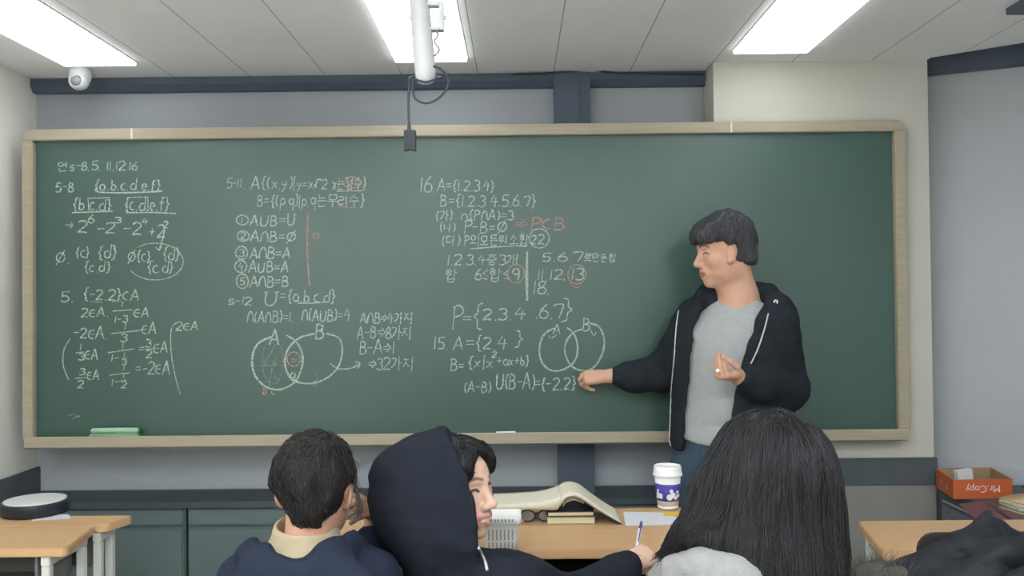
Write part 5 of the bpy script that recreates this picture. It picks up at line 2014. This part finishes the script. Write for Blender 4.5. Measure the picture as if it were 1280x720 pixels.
# stitched hem round the opening
rim = lambda Q: np.maximum(np.abs(cut.ev(Q) + .012) - .009, np.maximum(Hd.ev(Q) - .0035, -inner.ev(Q) - .002))
K.add(rim, .004)
K.disp = cloth_disp(.007, (12, 12, 15), .0018, seed=9)
o_j = K.obj('hoodie', (-.65, 1.5, .5), (.55, 2.5, 1.20), .0058, M_ink)
bm = bmesh.new()
q = []
for u, v in ((598, 684), (601, 690), (604, 696), (607, 703), (609, 712)):
    h_ = hit(K, u, v, 1.4, 2.3, .002)
    if h_:
        q.append(h_ + Vector((0, -.004, 0)))
if len(q) > 2:
    tube(bm, smoothpath(q, 4), .0032, 8)
o_d = obj('drawstring', bm, mat('cord_pale', 'c9cacb', .7), None, True)
o_t = trousers(j, M_trou)
finish(ms, j, [o_b, o_h, o_j, o_t], [(o_s, o_h), (o_d, o_j)])
chair(ms.location.x, ms.location.y, 0, 'dark school chair under the hooded student')
# pen in the hand
a, b = J(796, 684, d0 + .215), J(801, 657, d0 + .23)
ax = unit(b - a)
pen = thing('ballpoint_pen', 'white and blue pen upright in the hand of the hooded student', 'pen', Vector(a - ax * .035))
o0 = Vector(pen.location)
bm = bmesh.new(); tube(bm, [Vector(ax * .012), Vector(ax * .080)], .0042, 12); obj('barrel', bm, M_pen, pen, True)
bm = bmesh.new(); tube(bm, [Vector(ax * .0801), Vector(ax * .092), Vector(ax * .098)], .0040, 12, taper=lambda s_: 1 - .3 * s_); obj('cap', bm, mat('pen_blue', '3e4a7e', .35, .4), pen, True)
bm = bmesh.new(); tube(bm, [Vector((0, 0, 0)), Vector(ax * .0119)], .0040, 12, taper=lambda s_: .25 + .75 * s_); obj('tip', bm, mat('pen_tip', '5a5c63', .35, .5), pen, True)
bm = bmesh.new(); tube(bm, [Vector(ax * .050) + Vector((0, -.0045, 0)), Vector(ax * .088) + Vector((0, -.0052, 0))], .0014, 8); obj('clip', bm, mat('pen_clip', '3e4a7e', .35, .4), pen, True)

# ------------------------------------------------------------------ right student, long black hair, pale grey hoodie, seen from behind
d0 = 1.55
F = Frame(J(957, 606, d0), (-.10, 1, -.12), (0.02, 0, 1), (1.0, .98, .98))
j = dict(neck=J(950, 722, d0 - .04), chest=J(950, 810, d0 - .03), sl=J(856, 766, d0 - .0), sr=J(1030, 800, d0 + .0),
         el=J(826, 900, d0 + .12), wl=J(860, 850, d0 + .30), er=J(1040, 900, d0 + .10), wr=J(1020, 850, d0 + .30))
seated(j, j['neck'][0], d0 - .08)
rs = thing('person', 'student with long straight black hair in a pale grey hoodie', 'person', (j['pelvis'][0], j['pelvis'][1], 0))
B = Soft(); head(B, F)
B.add(cap(F.w((0, -.030, -.05)), j['neck'], .048, .052), .02)
torso_arms(B, j, .74)
lower_body(rs, j, B, None)
hand_shape(B, j['wl'], (.4, 1, 0), (0, 0, -1), (1, 0, 0), [(18, 20, 10)] * 4, [(.7, .6, .2), (.85, .3, .2), (.95, .1, .2)], .84)
hand_shape(B, j['wr'], (-.4, 1, 0), (0, 0, -1), (-1, 0, 0), [(18, 20, 10)] * 4, [(.7, .6, .2), (.85, .3, .2), (.95, .1, .2)], .84)
o_b = B.obj('body', (.0, 1.15, 0), (1.0, 2.3, 1.35), .012, mat('x', 'ffffff') if False else skin_mat('skin_right_student', 'd9ae98'), fine=[(F.O - .14, F.O + .14, .0035)], attrs=face_attrs(F))
K = Soft()
fw = torso_arms(K, j, .78, .030, arms=False)
seat_cut(K, j)
for s in 'lr':
    K.add(cap(j['s' + s], j['e' + s], .070, .060), .05)
    K.add(cap(j['e' + s], j['w' + s] + (j['e' + s] - j['w' + s]) * .22, .058, .046), .03)
    K.add(cap(j['w' + s] + (j['e' + s] - j['w' + s]) * .26, j['w' + s] + (j['e' + s] - j['w' + s]) * .10, .040, .037), .008)
for q, r in (([J(834, 730, d0 - .0), J(848, 713, d0 - .02), J(868, 703, d0 - .05), J(894, 704, d0 - .09), J(930, 718, d0 - .11)], .034), ([J(845, 712, d0 - .09), J(880, 708, d0 - .12), J(918, 716, d0 - .14), J(955, 745, d0 - .15)], .030)):
    for a, b in zip(q, q[1:]):
        K.add(cap(a, b, r, r), .02)
K.add(ell(J(930, 790, d0 - .11), (.14, .05, .10)), .05)
K.sub(cap(j['neck'] + V3((0, .0, .02)), j['neck'] + V3((0, .0, .2)), .062, .08), .02)
K.disp = cloth_disp(.009, (14, 14, 17), .0022, seed=15)
o_j = K.obj('hoodie', (.0, 1.1, .5), (1.0, 2.2, 1.05), .0065, M_lgrey)
H = Soft()
H.add(F.ell((0, -.016, .034), (.090, .110, .097)))
H.add(ecap(F.w((0, -.04, .0)), J(955, 672, d0 - .05), .098, .110, .80, (0, 1, 0)), .05)
H.add(ecap(J(958, 668, d0 - .075), J(964, 790, d0 - .145), .098, .095, .50, (0, 1, -.2)), .05)
H.add(ecap(J(1005, 650, d0 - .03), J(1012, 790, d0 - .10), .050, .052, .7, (0, 1, 0)), .04)
H.add(ecap(J(905, 625, d0 - .04), J(872, 680, d0 - .08), .045, .028, .75, (0, 1, 0)), .04)
H.add(ecap(J(872, 676, d0 - .08), J(842, 690, d0 - .045), .026, .013, .7, (0, 1, 0)), .03)
H.sub(F.rbox((0, .135, -.06), (.062, .10, .12), .03), .02)
H.sub(cap(j['neck'] + V3((0, .06, -.15)), F.w((0, .06, -.10)), .07, .05), .02)
H.disp = hair_disp(F, .0020, .0050, (140, 140, 14), (42, 42, 7), 31)
o_h = H.obj('hair', (.15, 1.25, .80), (.75, 1.78, 1.24), .004, M_hair)
rng = np.random.default_rng(12)
pt = A3(F.w((.012, -.035, .13)))
sd = []
while len(sd) < 2200:
    l = rng.normal(0, 1, 3); l /= np.sqrt((l * l).sum())
    if l[1] > .45 or l[2] < -.2:
        continue
    sd.append(F.w(V3((0, -.02, .03)) + l * V3((.10, .12, .10))))
dn = lambda Q: np.where((Q[:, 2] > F.O[2] + .02)[:, None], (Q - pt) * A3((7, 7, 0)), (Q - pt) * A3((1.2, .6, 0))) + A3((0, -.1, -1.0))
L = grow(H, np.array(sd), dn, 22, .018, (.0, .0035), rng, .10)
o_s = strands('hair_strands', L, rng.uniform(.0006, .0012, len(L)), M_hair, None, .5)
# lock swept over the left shoulder
LL = []
for k in range(160):
    w1 = rng.normal(0, 1)
    q = [J(900 + w1 * 10, 610 + rng.normal(0, 10), d0 - .085), J(885 + w1 * 9, 645 + rng.normal(0, 4), d0 - .115), J(862 + w1 * 8, 672 + rng.normal(0, 4), d0 - .115), J(846 + w1 * 7, 684 + rng.normal(0, 4), d0 - .10), J(826 + w1 * 6, 697 + rng.normal(0, 4) , d0 - .085)]
    q = smoothpath([Vector(p) for p in q], 4)[:17]
    LL.append(np.array([list(p) for p in q]))
o_k = strands('side_lock', np.stack(LL), .0009, M_hair, None, .5)
o_t = trousers(j, M_trou)
finish(rs, j, [o_b, o_h, o_j, o_t], [(o_s, o_h), (o_k, o_h)])
chair(rs.location.x, rs.location.y, 0, 'dark school chair under the long-haired student')
# ------------------------------------------------------------------ chair on the right with a black coat thrown over it
cp = P(1235, 700, 1.93)
ch = chair(.995, 2.0, 0.0, 'dark school chair on the right under the black coat', .905)
M_coat = mat('black_padded_nylon', '1c1e24', .62, .25, var=.06, scale=20, bump=.25, bscale=90)
coat = thing('padded_coat', 'black padded coat with a grey fur collar thrown over the right-hand chair', 'coat', (1.0, 1.66, 0))
K = Soft()


def ridge(pts, r, k=.03):
    q = [V3(p) for p in pts]
    for i, (a, b) in enumerate(zip(q, q[1:])):
        K.add(cap(a, b, r[i], r[i + 1]), k)


dC = 1.675
ridge([J(1130, 716, dC), J(1165, 698, dC), J(1200, 682, dC), J(1226, 662, dC + .02), J(1236, 641, dC + .03)], [.012, .020, .026, .020, .006])
ridge([J(1236, 641, dC + .03), J(1250, 668, dC + .03), J(1282, 690, dC + .02), J(1330, 706, dC)], [.006, .022, .030, .04])
ridge([J(1190, 735, dC - .06), J(1225, 712, dC - .06), J(1262, 694, dC - .05), J(1300, 690, dC - .04), J(1340, 690, dC - .04)], [.02, .026, .028, .032, .04], .012)
ridge([J(1250, 745, dC - .12), J(1285, 722, dC - .12), J(1340, 715, dC - .1)], [.022, .026, .03], .012)
K.add(rbox(J(1245, 800, dC - .02), (.19, .055, .13), .05), .08)
K.add(rbox(V3((1.0, dC - .02, .62)), (.20, .05, .22), .05), .08)
K.disp = lambda Q: .009 * (1 - 2 * np.abs(vnoise(Q, (13, 13, 22), 44))) + .002 * vnoise(Q, (55, 55, 70), 45)
K.isect(half((0, 1.765, 0), (0, 1, 0)), .01)
o1 = K.obj('shell', (.6, 1.40, .36), (1.5, 1.9, 1.05), .006, M_coat)
# fur collar
Fr = Soft()
fp = [J(1066, 742, 1.66), J(1078, 724, 1.66), J(1094, 718, 1.66), J(1122, 724, 1.66), J(1142, 736, 1.66)]
for a, b in zip(fp, fp[1:]):
    Fr.add(cap(a, b, .020, .022), .02)
o2 = Fr.obj('fur_collar', (.4, 1.6, .70), (.95, 1.85, 1.0), .005, mat('fur_under', '56544f', .95, .1))
rng = np.random.default_rng(77)
sd = []
for k in range(1800):
    i = rng.integers(0, len(fp) - 1); t_ = rng.random()
    c = fp[i] * (1 - t_) + fp[i + 1] * t_
    n = rng.normal(0, 1, 3); n /= np.sqrt((n * n).sum())
    sd.append(np.concatenate([c + n * .018, n]))
sd = np.array(sd)
L = []
for row in sd:
    p = row[:3]; n = row[3:] + rng.normal(0, .45, 3) + V3((.15, 0, .15)); q = [p]
    for i in range(4):
        p = p + n * .0052; n = n + rng.normal(0, .10, 3) + V3((0, 0, -.05)); q.append(p)
    L.append(np.array(q))
o3 = strands('fur', np.stack(L), .0006, mat('grey_fur', '66635e', .8, .2, var=.3, scale=60), None, .3)
keep(coat, o1, o2)
o3.data.transform(Matrix.Translation(-coat.location)); o3.parent = o2
